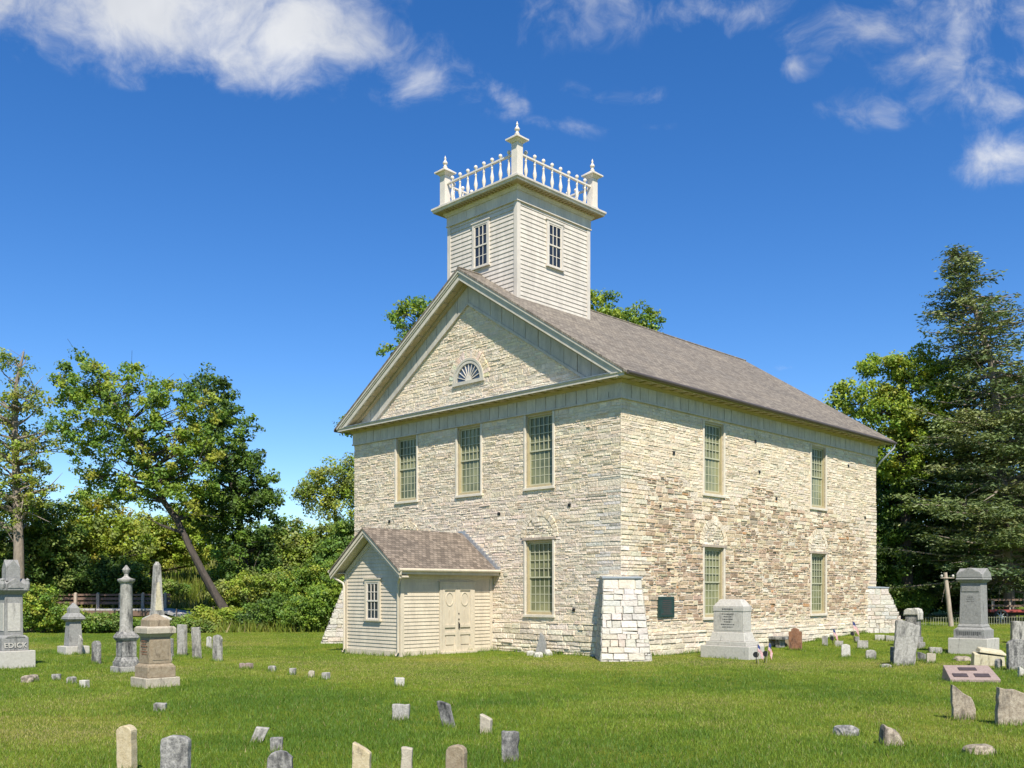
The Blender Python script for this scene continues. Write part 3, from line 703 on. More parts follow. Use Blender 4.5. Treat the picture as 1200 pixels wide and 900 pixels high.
for i in range(4):
    a, b = Vector(corners[i]), Vector(corners[(i + 1) % 4]); e = (b - a).normalized(); nn = Vector((-e.y, e.x)) * .035
    mb = MB()
    for z0, z1, w in ((18.13, 18.2, .05), (17.26, 17.36, .06)):
        p, q = a + e * .14, b - e * .14; n2 = nn.normalized() * w
        mb.hexa([(*(p - n2), z0), (*(q - n2), z0), (*(q + n2), z0), (*(p + n2), z0), (*(p - n2), z1), (*(q - n2), z1), (*(q + n2), z1), (*(p + n2), z1)])
    mb.build('rail', 'white_trim', tower, bevel=.01)
    for k in range(8):
        p = a + (b - a) * ((k + .95) / 8.9); loc = (p.x, p.y, 17.345)
        if first: bal.location = loc; first = False
        else: copy_part(bal, tower, loc)

# ---------------- porch
PX0, PX1, PY0 = -9.05, -5.96, -4.28
PCX = (PX0 + PX1) / 2; PE, PRZ, PS_ = 2.86, 4.33, .745
porch_body = MB(); mb = porch_body
QF = lambda u, z, o: (u, PY0 - o, z); QS = lambda u, z, o: (PX1 + o, u, z); QL = lambda u, z, o: (PX0 - o, u, z)
mb.box(PX0 + .003, PX1 - .003, PY0 + .003, -.05, -.3, 2.8); mb.prism([(PX0, 2.8), (PX1, 2.8), (PCX, 2.8 + (PX1 - PX0) / 2 * PS_)], PY0 + .003, -.05)
claps(mb, QF, PX0, PX1, .10, 4.1, .125, clip=lambda z: (PX0, PX1) if z < 2.8 else (PX0 + (z - 2.8) / PS_, PX1 - (z - 2.8) / PS_))
claps(mb, QS, PY0, -.06, .10, 2.75, .125); claps(mb, QL, PY0, -.06, .10, 2.75, .125)
porch = mb.build('porch', 'porch_paint', church, fix=False)
mb = MB()
for x, sx in ((PX0, -1), (PX1, 1)):
    xa, xb = sorted((x - sx * .10, x + sx * .05)); mb.box(xa, xb, PY0 - .05, PY0 + .10, -.2, 2.78)
    xa, xb = sorted((x - sx * .02, x + sx * .05)); mb.box(xa, xb, -.16, -.03, -.2, 2.78)
mb.box(PX0 + .1, PX1 - .1, PY0 - .042, PY0, -.2, .115); mb.box(PX1, PX1 + .042, PY0 + .1, -.16, -.2, .115); mb.box(PX0 - .042, PX0, PY0 + .1, -.16, -.2, .115)
mb.box(PX1, PX1 + .045, PY0 + .1, -.16, 2.56, 2.78)
for s in (-1, 1):                             # rake frieze board on the gable wall
    h = (PX1 - PX0) / 2
    mb.hexa([(PCX + s * d, y, 2.8 + (h - d) * PS_ + o) for o in (-.14, .04) for d, y in ((0, PY0 - .045), (h, PY0 - .045), (h, PY0), (0, PY0))])
mb.build('trim_board', 'porch_paint', porch, bevel=.005)
OV = .43; hw = (PX1 - PX0) / 2 + OV
def prake(mb, oa, ob, y0, y1, mat=0, d1=hw):
    for s in (-1, 1): mb.hexa([(PCX + s * d, y, PRZ - PS_ * d - o) for o in (ob, oa) for d, y in ((0, y0), (d1, y0), (d1, y1), (0, y1))], mat)
mb = MB(); prake(mb, 0, .06, PY0 - .46, -.04); mb.build('porch_roof', 'porch_shingles', porch)
mb = MB(); prake(mb, .062, .20, PY0 - .43, PY0 - .33); prake(mb, .202, .30, PY0 - .40, PY0 - .33); prake(mb, .24, .28, PY0 - .35, PY0 + .0, 0, hw - .02)
for s in (-1, 1):
    x0, x1 = sorted((PCX + s * (hw - .06), PCX + s * (hw - .02))); mb.box(x0, x1, PY0 - .4, -.06, 2.70, 2.86)
    x0, x1 = sorted((PCX + s * ((PX1 - PX0) / 2), PCX + s * (hw - .065))); mb.box(x0, x1, PY0 - .3, -.06, 2.755, 2.785)
mb.build('raking_cornice', 'porch_paint', porch)
mb = MB()
for s in (-1, 1): mb.tube([(PCX + s * (hw + .03), PY0 - .45, 2.84), (PCX + s * (hw + .03), -.06, 2.86)], .055, 8)
mb.build('gutter', 'porch_paint', porch, smooth=True)
for s in (-1, 1):
    mb = MB(); e = PCX + s * (hw + .03); wx = PCX + s * ((PX1 - PX0) / 2 - .02)
    mb.tube([(e, PY0 - .38, 2.80), (e, PY0 - .38, 2.70), (wx + s * .05, PY0 - .13, 2.42), (wx, PY0 - .11, 2.30), (wx, PY0 - .11, .08), (wx - s * .02, PY0 - .22, -.02)], .042, 8)
    mb.build('downspout', 'porch_paint', porch, smooth=True)
mb = MB()                                      # stepped metal flashing against the masonry
for s in (-1, 1):
    for i in range(13):
        d = i * hw / 13; z = PRZ - PS_ * d; xa, xb = sorted((PCX + s * d, PCX + s * (d + hw / 13 + .03)))
        mb.box(xa, xb, -.12 - .002 * (i % 2), -.035, z - .16, z + .07)
mb.build('flashing', 'metal_flashing', porch)
small_window('window', QF, PCX + .05, 1.16, 2.44, .33, porch, 2, 'porch_paint')
DY0, DY1 = PY0 + 1.78, PY0 + 3.22; mb = MB(); tw = .11
mb.pbox(QS, DY0 - tw, DY0, -.05, 2.42, -.01, .075); mb.pbox(QS, DY1, DY1 + tw, -.05, 2.42, -.01, .075); mb.pbox(QS, DY0, DY1, 2.30, 2.42, -.01, .074)
mb.pbox(QS, DY0 - tw - .02, DY1 + tw + .02, 2.42, 2.47, -.01, .10); mb.pbox(QS, DY0 - .1, DY1 + .1, -.12, .03, -.01, .2)
mb.build('door_frame', 'porch_paint', porch, bevel=.005)
for k in range(2):
    a = DY0 + k * (DY1 - DY0) / 2 + .005; b = a + (DY1 - DY0) / 2 - .01; m_ = (a + b) / 2; hw_ = (b - a) / 2
    mb = MB(); mb.pbox(QS, a, b, .03, 2.3, -.01, .036)
    for u0, u1 in ((a, a + .11), (b - .11, b)): mb.pbox(QS, u0, u1, .03, 2.3, .03, .080)
    for z0, z1 in ((.03, .22), (.60, .70), (.86, .96), (2.17, 2.3)): mb.pbox(QS, a + .11, b - .11, z0, z1, .03, .079)
    for z0, z1, in ((.26, .56),): mb.pbox(QS, a + .17, b - .17, z0, z1, .03, .066)
    mb.pbox(QS, m_ - .012, m_ + .012, .98, 1.5, .03, .06)
    for q in range(20):
        t0, t1 = 2 * math.pi * q / 20, 2 * math.pi * (q + 1) / 20
        e = [(m_ + r * math.cos(t), 1.86 + r * 1.35 * math.sin(t)) for t, r in ((t0, .155), (t0, .185), (t1, .185), (t1, .155))]
        mb.hexa([QS(u, z, .03) for u, z in e] + [QS(u, z, .055) for u, z in e])
    mb.build('door', 'porch_paint', porch, bevel=.004)
mb = MB(); dm = (DY0 + DY1) / 2
mb.pbox(QS, dm + .02, dm + .06, .80, 1.05, .078, .09); mb.pbox(QS, dm + .025, dm + .055, .84, 1.0, .09, .135); mb.pbox(QS, dm + .02, dm + .06, 1.12, 1.17, .078, .10); mb.pbox(QS, dm + .02, dm + .06, 1.32, 1.37, .078, .095)
mb.build('door_handle', 'iron_black', porch)

# ------------------------------------------------------------------ vegetation
def leaf_cloud(rs, centers, crad, per, size, pal, flat=.75, long=1.6, jit=.16, up=.6):
    n = len(centers) * per
    ci = np.repeat(np.arange(len(centers)), per)
    d = rs.normal(size=(n, 3)); d /= np.linalg.norm(d, axis=1, keepdims=True) + 1e-9
    rr = crad[ci] * rs.random(n) ** .45
    p = centers[ci] + d * rr[:, None] * np.array([1, 1, flat])
    nrm = rs.normal(size=(n, 3)) * .62 + d * .5; nrm[:, 2] += up; nrm[:, 1] -= .25; nrm /= np.linalg.norm(nrm, axis=1, keepdims=True)
    t = np.cross(nrm, rs.normal(size=(n, 3))); t /= np.linalg.norm(t, axis=1, keepdims=True) + 1e-9; b = np.cross(nrm, t)
    s = (size * rs.uniform(.6, 1.35, n))[:, None]
    q = np.stack([p - t * s * long * .5, p + b * s * .5 + nrm * s * .12, p + t * s * long * .5, p - b * s * .5 + nrm * s * .12], 1).reshape(-1, 3)
    cc = np.array(pal)[rs.integers(0, len(pal), len(centers))] * rs.uniform(1 - jit * 1.4, 1 + jit * 1.4, (len(centers), 1))
    lc = cc[ci] * rs.uniform(1 - jit, 1 + jit, (n, 1)) * rs.uniform(.93, 1.07, (n, 3))
    return q, np.repeat(lc, 4, 0)
def clump_centers(rs, blobs, n):
    B = np.array(blobs); w = (B[:, 3] * B[:, 4] * B[:, 5]) ** .72; bi = rs.choice(len(B), n, p=w / w.sum())
    d = rs.normal(size=(n, 3)); d /= np.linalg.norm(d, axis=1, keepdims=True)
    r = rs.uniform(.25, 1, n) ** .55
    return B[bi, :3] + d * r[:, None] * B[bi, 3:6]
GREEN = [(.12, .21, .028), (.15, .245, .03), (.19, .28, .034), (.125, .22, .042)]
YGREEN = [(.25, .34, .036), (.29, .355, .045), (.21, .305, .034), (.32, .345, .05)]
DGREEN = [(.07, .13, .025), (.09, .16, .027), (.12, .195, .03), (.06, .11, .024)]
OLIVE = [(.22, .275, .06), (.185, .245, .055), (.26, .30, .085), (.15, .215, .05)]
def tree(name, label, cat, trunk, blobs, nclump, per, size, pal, seed, crad=(.45, .95), nlimb=30, bark='bark', group=None, twigs=0, parts=('trunk', 'crown'), flat=.75, fill=1.0):
    size *= .52; per = int(per * 1.55); nclump = int(nclump * 1.15 * fill); crad = (crad[0] * .72, crad[1] * .74)
    rs = np.random.default_rng(seed); base = Vector(trunk[0][0])
    root = empty(name, base, 0, label, cat, group)
    c = clump_centers(rs, blobs, nclump); cr = rs.uniform(crad[0], crad[1], nclump)
    q, col = leaf_cloud(rs, c, cr, per, size, pal, flat)
    np_mesh(parts[1], q - np.array(base), 4, col, 'leaf', root)
    mb = MB(); mb.tube([Vector(p) - base for p, r in trunk], [r for p, r in trunk], 9)
    tp = []
    for (p, r), (q, t) in zip(trunk, trunk[1:]):
        m = max(1, int((q - p).length / .7)); tp += [(p.lerp(q, i / m), r + (t - r) * i / m) for i in range(m)]
    tp.append(trunk[-1])
    if len(tp) > 4: tp = tp[max(1, int(len(tp) * .22)):]; tp.insert(0, tp[0])
    sel = rs.choice(nclump, min(nlimb, nclump), replace=False)
    for k in sel:
        e = Vector(c[k]); cand = [((e - p).length + max(0, p.z - e.z + .3 * (e - p).xy.length) * 1.6, p, r) for p, r in tp[1:]]
        _, p, r = min(cand, key=lambda z: z[0]); r0 = min(r * .55, .12 + .02 * (e - p).length); mid = p.lerp(e, .5) + Vector((rs.normal(), rs.normal(), rs.normal() + .6)) * .06 * (e - p).length
        mb.tube([p - base, mid - base, e - base], [r0, r0 * .55, max(.012, r0 * .15)], 5)
        for _ in range(twigs):
            f = e + Vector(rs.normal(size=3)) * .55 + Vector((0, 0, .25)); mb.tube([mid.lerp(e, .5) - base, f - base], [r0 * .3, .01], 4)
    mb.build(parts[0], bark, root, smooth=True, fix=False)
    return root
def pb(px, py, y, rx, ry, rd=None):            # ellipsoid of foliage: centre seen at (px,py), depth y, radii given in pixels
    c = pt(px, py, y); k = y / F; return (c.x, c.y, c.z, rx * k, (rd or (rx + ry) / 2) * k, ry * k)
def tk(px, py, y, r): return (pt(px, py, y), r)
def gk(px, y, r): p = at_depth(px, y); p.z -= .15; return (p, r)

# leaning maple left of the church
tree('leaning_tree', 'tall tree with trunk leaning left and a thin sunlit crown', 'tree',
     [gk(270, 56, .36), tk(262, 712, 56, .28), tk(248, 690, 56, .25), tk(236, 668, 56, .22), tk(222, 640, 56, .20), tk(208, 610, 56, .19), tk(192, 588, 56, .17), tk(176, 550, 56, .14), tk(158, 510, 56, .11), tk(132, 470, 56, .07), tk(112, 440, 56, .04)],
     [pb(95, 440, 56, 42, 30), pb(150, 470, 56, 70, 48), pb(100, 490, 56, 45, 45), pb(190, 520, 56, 55, 55), pb(145, 545, 57, 70, 45), pb(200, 575, 56, 60, 38), pb(235, 500, 57, 30, 50), pb(218, 548, 56, 44, 42), pb(120, 575, 57, 40, 22), pb(70, 455, 57, 20, 20)],
     330, 44, .24, YGREEN + GREEN, 11, (.4, .85), 110, twigs=1, fill=1.15)
tree('dark_tree', 'dense dark green tree with upright trunk right of the leaning tree', 'tree',
     [gk(290, 61, .34), tk(288, 690, 61, .3), tk(282, 620, 61, .26), tk(270, 560, 61, .2), tk(258, 510, 61, .14), tk(248, 465, 61, .06)],
     [pb(245, 470, 61, 32, 40), pb(268, 520, 61, 40, 50), pb(285, 570, 61, 42, 48), pb(300, 610, 61, 34, 40), pb(255, 600, 61, 40, 40), pb(280, 655, 61, 45, 38), pb(316, 575, 61, 16, 24)],
     420, 48, .24, DGREEN + GREEN[:2], 12, (.4, .85), 50, twigs=1, fill=1.0)
tree('sparse_tree', 'tall thin half dead tree with pale bare branches at the left edge', 'tree',
     [gk(22, 60, .36), tk(22, 640, 60, .3), tk(19, 560, 60, .24), tk(17, 500, 60, .2), tk(19, 450, 60, .13), tk(28, 412, 60, .05)],
     [pb(18, 430, 60, 26, 22), pb(30, 470, 60, 30, 26), pb(-5, 500, 60, 34, 40), pb(25, 540, 60, 34, 34), pb(50, 520, 60, 22, 30), pb(5, 590, 60, 40, 34), pb(45, 580, 60, 30, 24)],
     250, 26, .22, YGREEN + OLIVE, 13, (.35, .8), 90, 'bark_pale', twigs=2)
LT = 'trees on the bank beyond the churchyard'
def bank_tree(name, label, px, py0, y, blobs, n, pal, seed, per=46, size=.26, bark='bark', cr=(.5, 1.1)):
    top = min(b[1] for b in blobs)
    return tree(name, label, 'tree', [gk(px, y, .3), tk(px + 2, (py0 + top) / 2 + 20, y, .22), tk(px, top + 18, y, .06)], [pb(b[0], b[1], y + (b[4] if len(b) > 4 else 0), b[2], b[3]) for b in blobs], n, per, size, pal, seed, cr, 24, bark, LT, fill=.85)
bank_tree('broadleaf_tree', 'dark shaded round tree behind the tall grey gabled monument', 30, 700, 64, [(15, 620, 60, 45), (45, 660, 55, 40), (-30, 650, 50, 50), (60, 612, 40, 34)], 420, DGREEN + OLIVE[:1], 14)
bank_tree('broadleaf_tree', 'rounded yellow tinged tree above the brown bridge railing', 105, 695, 68, [(105, 610, 46, 36), (85, 640, 50, 36), (130, 640, 50, 34), (110, 668, 60, 26)], 480, YGREEN + YGREEN + OLIVE[:2] + [(.40, .34, .04)], 15)
bank_tree('broadleaf_tree', 'low mid green tree between column monument and leaning trunk', 175, 690, 76, [(165, 630, 40, 28), (205, 622, 45, 24), (180, 652, 40, 20), (235, 612, 34, 22), (228, 640, 40, 22)], 420, YGREEN + GREEN[2:3] + YGREEN, 16)
bank_tree('broadleaf_tree', 'dark low tree under the yellow tinged tree, above bridge railing', 75, 700, 65.5, [(70, 676, 40, 20), (110, 680, 40, 18), (140, 676, 34, 20), (30, 684, 40, 20)], 330, DGREEN, 17)
bank_tree('broadleaf_tree', 'pale yellow green tree with open crown touching the church wall edge', 392, 660, 78, [(390, 562, 30, 24), (372, 580, 26, 22), (405, 595, 34, 30), (425, 560, 34, 30), (360, 576, 14, 10)], 300, YGREEN + OLIVE, 18, 34, .24)
bank_tree('broadleaf_tree', 'grey green bushy tree between dark tree and porch roof', 345, 700, 70, [(340, 640, 38, 34), (365, 660, 40, 34), (320, 660, 30, 30), (395, 640, 34, 26)], 420, GREEN[1:] + YGREEN[:2] + OLIVE, 19)
bank_tree('broadleaf_tree', 'small deep green tree close behind the church left corner', 405, 700, 62, [(402, 655, 26, 30), (415, 625, 22, 20), (395, 690, 30, 26)], 260, GREEN + DGREEN, 20)
# trees that rise behind the church
tree('tall_tree', 'tall tree whose crown shows left of the tower behind the gable', 'tree', [gk(505, 66, .5), tk(500, 560, 66, .4), tk(500, 430, 66, .2), tk(490, 370, 66, .06)],
     [pb(487, 372, 66, 32, 24), pb(455, 412, 66, 14, 14), pb(505, 425, 66, 45, 45), pb(495, 470, 66, 40, 40), pb(438, 499, 66, 43, 15), pb(545, 380, 66, 40, 40)], 300, 40, .26, GREEN + YGREEN[:2], 21, (.45, .95), 40)
tree('tall_tree', 'tall tree whose crown shows right of the tower above the roof', 'tree', [gk(715, 70, .5), tk(715, 560, 70, .4), tk(712, 430, 70, .2), tk(708, 370, 70, .06)],
     [pb(700, 358, 70, 24, 22), pb(735, 374, 70, 34, 18), pb(768, 378, 70, 14, 10), pb(715, 395, 70, 60, 40), pb(690, 430, 70, 70, 50)], 360, 40, .26, GREEN + YGREEN[:2], 22, (.45, .95), 40)
# right hand trees
tree('maple_tree', 'bright yellow green broadleaf tree beside the church right end', 'tree', [gk(1062, 58, .45), tk(1062, 640, 58, .36), tk(1060, 540, 58, .24), tk(1058, 450, 58, .08)],
     [pb(1000, 468, 58, 26, 22), pb(985, 475, 58, 12, 10), pb(1035, 440, 58, 34, 26), pb(1075, 430, 58, 36, 24), pb(1040, 490, 58, 46, 36), pb(1090, 480, 58, 50, 44), pb(1055, 535, 57.5, 40, 36), pb(1100, 530, 59, 50, 40), pb(1120, 440, 60, 26, 26)],
     620, 46, .24, YGREEN + YGREEN[:2] + GREEN[1:3], 23, (.45, .95), 60, fill=.9)
tree('broadleaf_tree', 'dense dark green lower part of the maple, added as its own tree tight against the church right corner', 'tree', [gk(1050, 60, .3), tk(1050, 660, 60, .2), tk(1052, 590, 60, .08)],
     [pb(1048, 590, 59, 34, 40), pb(1050, 650, 59, 36, 46), pb(1080, 600, 61, 44, 44), pb(1090, 660, 61, 50, 44), pb(1040, 700, 60, 30, 26), pb(1034, 560, 61, 24, 30), pb(1032, 620, 62, 26, 36), pb(1034, 680, 62, 22, 30)], 640, 46, .25, DGREEN + GREEN[:1], 26, (.5, 1.0), 30)  # the maple's dark lower part, split off as an added tree with darker leaves
tree('broadleaf_tree', 'deep green shaded tree low behind the wooden pole', 'tree', [gk(1120, 66, .4), tk(1122, 640, 66, .3), tk(1120, 590, 66, .1)],
     [pb(1070, 670, 64, 50, 40), pb(1120, 650, 65, 60, 60), pb(1180, 660, 66, 60, 50), pb(1050, 690, 63, 30, 24), pb(1240, 620, 66, 70, 80), pb(1100, 700, 64, 60, 20)], 700, 44, .27, DGREEN, 24, (.5, 1.1), 30)
tree('broadleaf_tree', 'olive green tree at the far right edge behind the conifer', 'tree', [gk(1235, 64, .4), tk(1235, 600, 64, .3), tk(1230, 480, 64, .1)],
     [pb(1190, 470, 64, 40, 40), pb(1240, 480, 64, 60, 70), pb(1200, 560, 64, 60, 70), pb(1150, 600, 64, 50, 60)], 620, 42, .26, OLIVE + GREEN, 25, (.5, 1.0), 30)
def conifer(name, label, trunk, profile, seed, nb=240):
    rs = np.random.default_rng(seed); base = Vector(trunk[0][0]); root = empty(name, base, 0, label, 'tree'); mb = MB()
    mb.tube([Vector(p) - base for p, r in trunk], [r for p, r in trunk], 9)
    P = [Vector(p) for p, r in trunk]; zs = [p.z for p in P]; Q = []; Cc = []
    pal = [(.105, .15, .052), (.135, .18, .058), (.165, .21, .068), (.085, .125, .05), (.20, .225, .08)]
    for i in range(nb):
        f = 1 - (i / nb) ** .8 * .999; z = zs[0] + (zs[-1] - zs[0]) * (.09 + .91 * (1 - f))
        z += rs.uniform(-.3, .3)
        x = float(np.interp(z, zs, [p.x for p in P])); y = float(np.interp(z, zs, [p.y for p in P])); L_ = float(np.interp(z, *profile)) * rs.uniform(.45, 1.25)
        a = rs.uniform(0, 2 * math.pi); d = Vector((math.cos(a), math.sin(a), 0)); droop = rs.uniform(-.36, .08); tip = rs.uniform(.05, .22)
        pos = lambda t: Vector((x, y, z)) + d * (L_ * t) + Vector((0, 0, L_ * (droop * t + tip * t * t)))
        mb.tube([pos(0) - base, pos(.5) - base, pos(1) - base], [.03 + .012 * L_, .02 + .005 * L_, .008], 5)
        m = max(3, int(L_ * (5.0 if z < 12.5 else 2.7))); c0 = np.array(pal[rs.integers(len(pal))]) * rs.uniform(.75, 1.25)
        sd_ = Vector((-d.y, d.x, 0))
        for k in range(m):
            t = .18 + .86 * (k + rs.random()) / m; w = L_ * .30 * (1.1 - t) + .15
            c = pos(min(t, 1.05)) + sd_ * rs.normal() * w + Vector((0, 0, rs.normal() * .10 - .06)); nn = 15
            th = rs.uniform(0, 2 * math.pi, nn); dirs = np.stack([np.cos(th), np.sin(th), rs.uniform(-.65, .25, nn)], 1)
            pp = np.array(c) + rs.normal(size=(nn, 3)) * np.array([.2, .2, .08]); ln = rs.uniform(.16, .36, nn)[:, None]
            sidev = np.cross(dirs, rs.normal(size=(nn, 3)) + np.array([0, 0, 1.2])); sidev /= np.linalg.norm(sidev, axis=1, keepdims=True) + 1e-9
            Q.append(np.stack([pp, pp + dirs * ln * .5 + sidev * .045, pp + dirs * ln, pp + dirs * ln * .5 - sidev * .045], 1).reshape(-1, 3))
            Cc.append(np.repeat(c0 * rs.uniform(.8, 1.25, (nn, 1)), 4, 0))
    np_mesh('crown', np.concatenate(Q) - np.array(base), 4, np.concatenate(Cc), 'needle', root)
    for _ in range(26):                        # bare hanging lower branches
        z = rs.uniform(2.4, 8.5); a = rs.uniform(math.pi * 1.02, math.pi * 1.98); p = Vector((float(np.interp(z, zs, [q.x for q in P])), P[0].y, z)); d = Vector((math.cos(a), math.sin(a) * .8, 0)); l = rs.uniform(1.4, 4.2)
        mb.tube([p - base, p + d * l * .5 + Vector((0, 0, .25)) - base, p + d * l + Vector((0, 0, -.5)) - base, p + d * l * 1.08 + Vector((0, 0, -1.0 - rs.random() * 1.4)) - base], [.06, .045, .03, .012], 5)
    mb.build('trunk', 'bark_pale', root, smooth=True, fix=False); return root
conifer('spruce_tree', 'tall ragged dark conifer rising above the trees at right', [gk(1184, 55, .32), tk(1178, 600, 55, .27), tk(1163, 430, 55, .2), tk(1142, 360, 55, .13), tk(1120, 292, 55, .03)],
        ([0, 3.2, 6.5, 10.2, 13.4, 15.8, 17.8, 19.5, 20.8, 21.7], [5.0, 5.9, 5.8, 4.6, 3.6, 3.0, 2.8, 2.0, 1.2, .5]), 31, 360)
# shrubs
def shrub(label, px, py, y, blobs, n, pal, seed, per=40, size=.17, name='shrub', cr=(.3, .65), cat='shrub', group='shrubs along the lawn edge'):
    b0 = at_depth(px, y)
    return tree(name, label, cat, [(b0 - Vector((0, 0, .1)), .07), (b0 + Vector((.1, 0, .6)), .05), (b0 + Vector((.05, .1, 1.3)), .03)], [pb(b[0], b[1], y + (b[4] if len(b) > 4 else 0), b[2], b[3]) for b in blobs], n, per, size, pal, seed, cr, 14, 'bark', group, parts=('stem', 'foliage'))
shrub('bright leafy shrub just right of the tall grey gabled monument', 50, 735, 51, [(45, 705, 24, 24), (62, 722, 30, 18), (30, 722, 20, 20)], 190, GREEN + YGREEN, 41)
shrub('low spreading shrub between the grey pedestal monument and the column', 110, 738, 51.5, [(105, 730, 34, 9), (125, 729, 26, 9), (85, 729, 20, 11)], 190, GREEN + OLIVE, 42)
shrub('low rough shrub behind the brown pedestal monument', 205, 742, 52, [(200, 734, 36, 8), (225, 735, 26, 8), (170, 734, 24, 8)], 190, OLIVE + GREEN, 43)
shrub('yellow green shrub around the foot of the leaning trunk', 248, 735, 55, [(246, 724, 26, 11), (266, 724, 30, 12), (240, 732, 22, 8)], 190, YGREEN, 44)
shrub('dark hollow shrub with bare stems right of the leaning trunk', 320, 735, 54, [(310, 722, 32, 18), (335, 715, 28, 20), (295, 728, 22, 12)], 200, DGREEN + GREEN, 45)
shrub('pale feathery shrub above the dark hollow shrub', 300, 715, 59, [(300, 690, 36, 22), (270, 695, 24, 20), (330, 680, 30, 20)], 220, OLIVE + YGREEN, 46)
shrub('broad leafy shrub beside the left stone buttress', 375, 738, 52.5, [(372, 712, 26, 28), (395, 700, 20, 26), (355, 725, 26, 18)], 230, GREEN + YGREEN[:1], 47)
shrub('tall bushy shrub filling the gap behind the porch gutter', 385, 715, 58, [(380, 675, 32, 24), (350, 690, 30, 22), (402, 668, 16, 22)], 240, YGREEN + GREEN, 48)
shrub('olive shrub on the bank below the dark tree', 262, 690, 66, [(262, 676, 26, 12), (292, 674, 26, 15)], 130, OLIVE + GREEN, 49)
shrub('rough green shrub at the far end of the bridge', 190, 690, 68, [(186, 688, 20, 9), (205, 691, 18, 8)], 90, GREEN + OLIVE, 50)
shrub('leafy undergrowth shrub behind the right buttress', 1060, 715, 58, [(1055, 700, 22, 18), (1075, 705, 20, 14)], 150, GREEN, 51, group='shrubs under the right hand trees')
shrub('dark undergrowth shrub beneath the conifer', 1150, 715, 60, [(1130, 702, 30, 16), (1170, 700, 30, 16)], 170, DGREEN, 52, group='shrubs under the right hand trees')

# ------------------------------------------------------------------ grass
_g = np.array([[sum(mnoise.noise(Vector((i * .5 * f, j * .5 * f, 7 * f))) / w for f, w in ((.12, 1), (.35, 1.6), (1.0, 2.6))) for j in range(260)] for i in range(200)])
def patch_noise(x, y): return _g[np.clip(((x + 50) * 2).astype(int), 0, 199), np.clip((y * 2).astype(int), 0, 259)]
def blades(name, n_fn, xr, yr, hgt, wid, pal, seed, label, avoid=True, lean=.45, mask=None):
    rs = np.random.default_rng(seed); V = []; Cs = []
    for y0, y1, dens, hs in n_fn:
        A = (xr[1] - xr[0]) * (y1 - y0); n = int(A * dens)
        x = rs.uniform(*xr, n); y = rs.uniform(y0, y1, n)
        k = np.abs(x) < y * .60 + 1.5
        if mask is not None: k &= mask(x, y)
        if avoid:
            dx, dy = x - C0.x, y - C0.y; lx = dx * cR + dy * sR; ly = -dx * sR + dy * cR
            k &= ~((lx > -WF) & (lx < 0) & (ly > 0) & (ly < LS)); k &= ~((lx > PX0 + .03) & (lx < PX1 - .03) & (ly > PY0 + .03) & (ly <= 0.1))
        x, y = x[k], y[k]; n = len(x); z = ground_z(x, y)
        a = rs.uniform(0, 2 * np.pi, n); h = hgt * hs * rs.uniform(.45, 1.3, n); w = wid * rs.uniform(.7, 1.4, n) * (1 + (y - 10) * .035)
        patch = np.clip(.40 + 1.15 * patch_noise(x, y) + rs.normal(0, .2, n), 0, 1)
        h *= 1.3 - .6 * patch
        lx_, ly_ = rs.normal(0, lean, n) * h, rs.normal(0, lean, n) * h
        p0 = np.stack([x - np.cos(a) * w / 2, y - np.sin(a) * w / 2, z - .01], 1); p1 = np.stack([x + np.cos(a) * w / 2, y + np.sin(a) * w / 2, z - .01], 1); p2 = np.stack([x + lx_, y + ly_, z + h], 1)
        V.append(np.stack([p0, p1, p2], 1).reshape(-1, 3))
        P0, P1, P2 = (np.array(c) for c in pal)
        c = np.where(patch[:, None] < .5, P0 + (P1 - P0) * (patch[:, None] * 2), P1 + (P2 - P1) * (patch[:, None] * 2 - 1)) * rs.uniform(.65, 1.3, (n, 1))
        dry = rs.random(n) < .03 + .42 * patch ** 3; c[dry] = np.array((.36, .30, .14)) * rs.uniform(.7, 1.1, (dry.sum(), 1))
        Cs.append(np.repeat(c, 3, 0))
    o = np_mesh(name, np.concatenate(V), 3, np.concatenate(Cs), 'grass_blade'); tag(o, label, 'grass', kind='stuff'); return o
blades('lawn_grass', [(9.5, 15, 1700, .95), (15, 21, 950, 1), (21, 30, 450, 1), (30, 42, 190, 1.05), (42, 62, 70, 1.1)], (-38, 38), None, .05, .0075,
       [(.095, .18, .018), (.215, .30, .028), (.40, .36, .10)], 5, 'short mown grass of the churchyard lawn', mask=lambda x, y: (y < 54) | (x > 2))
blades('tall_weeds', [(51.5, 58, 46, 1), (58, 72, 26, 1.3), (72, 90, 12, 1.6)], (-50, 2), None, .55, .03,
       [(.13, .18, .02), (.20, .225, .03), (.32, .29, .09)], 6, 'tall unmown grass and weeds on the bank', lean=.3, mask=lambda x, y: ~((y > 55) & (y < 64.5) & (x > -32) & (x < -18)))

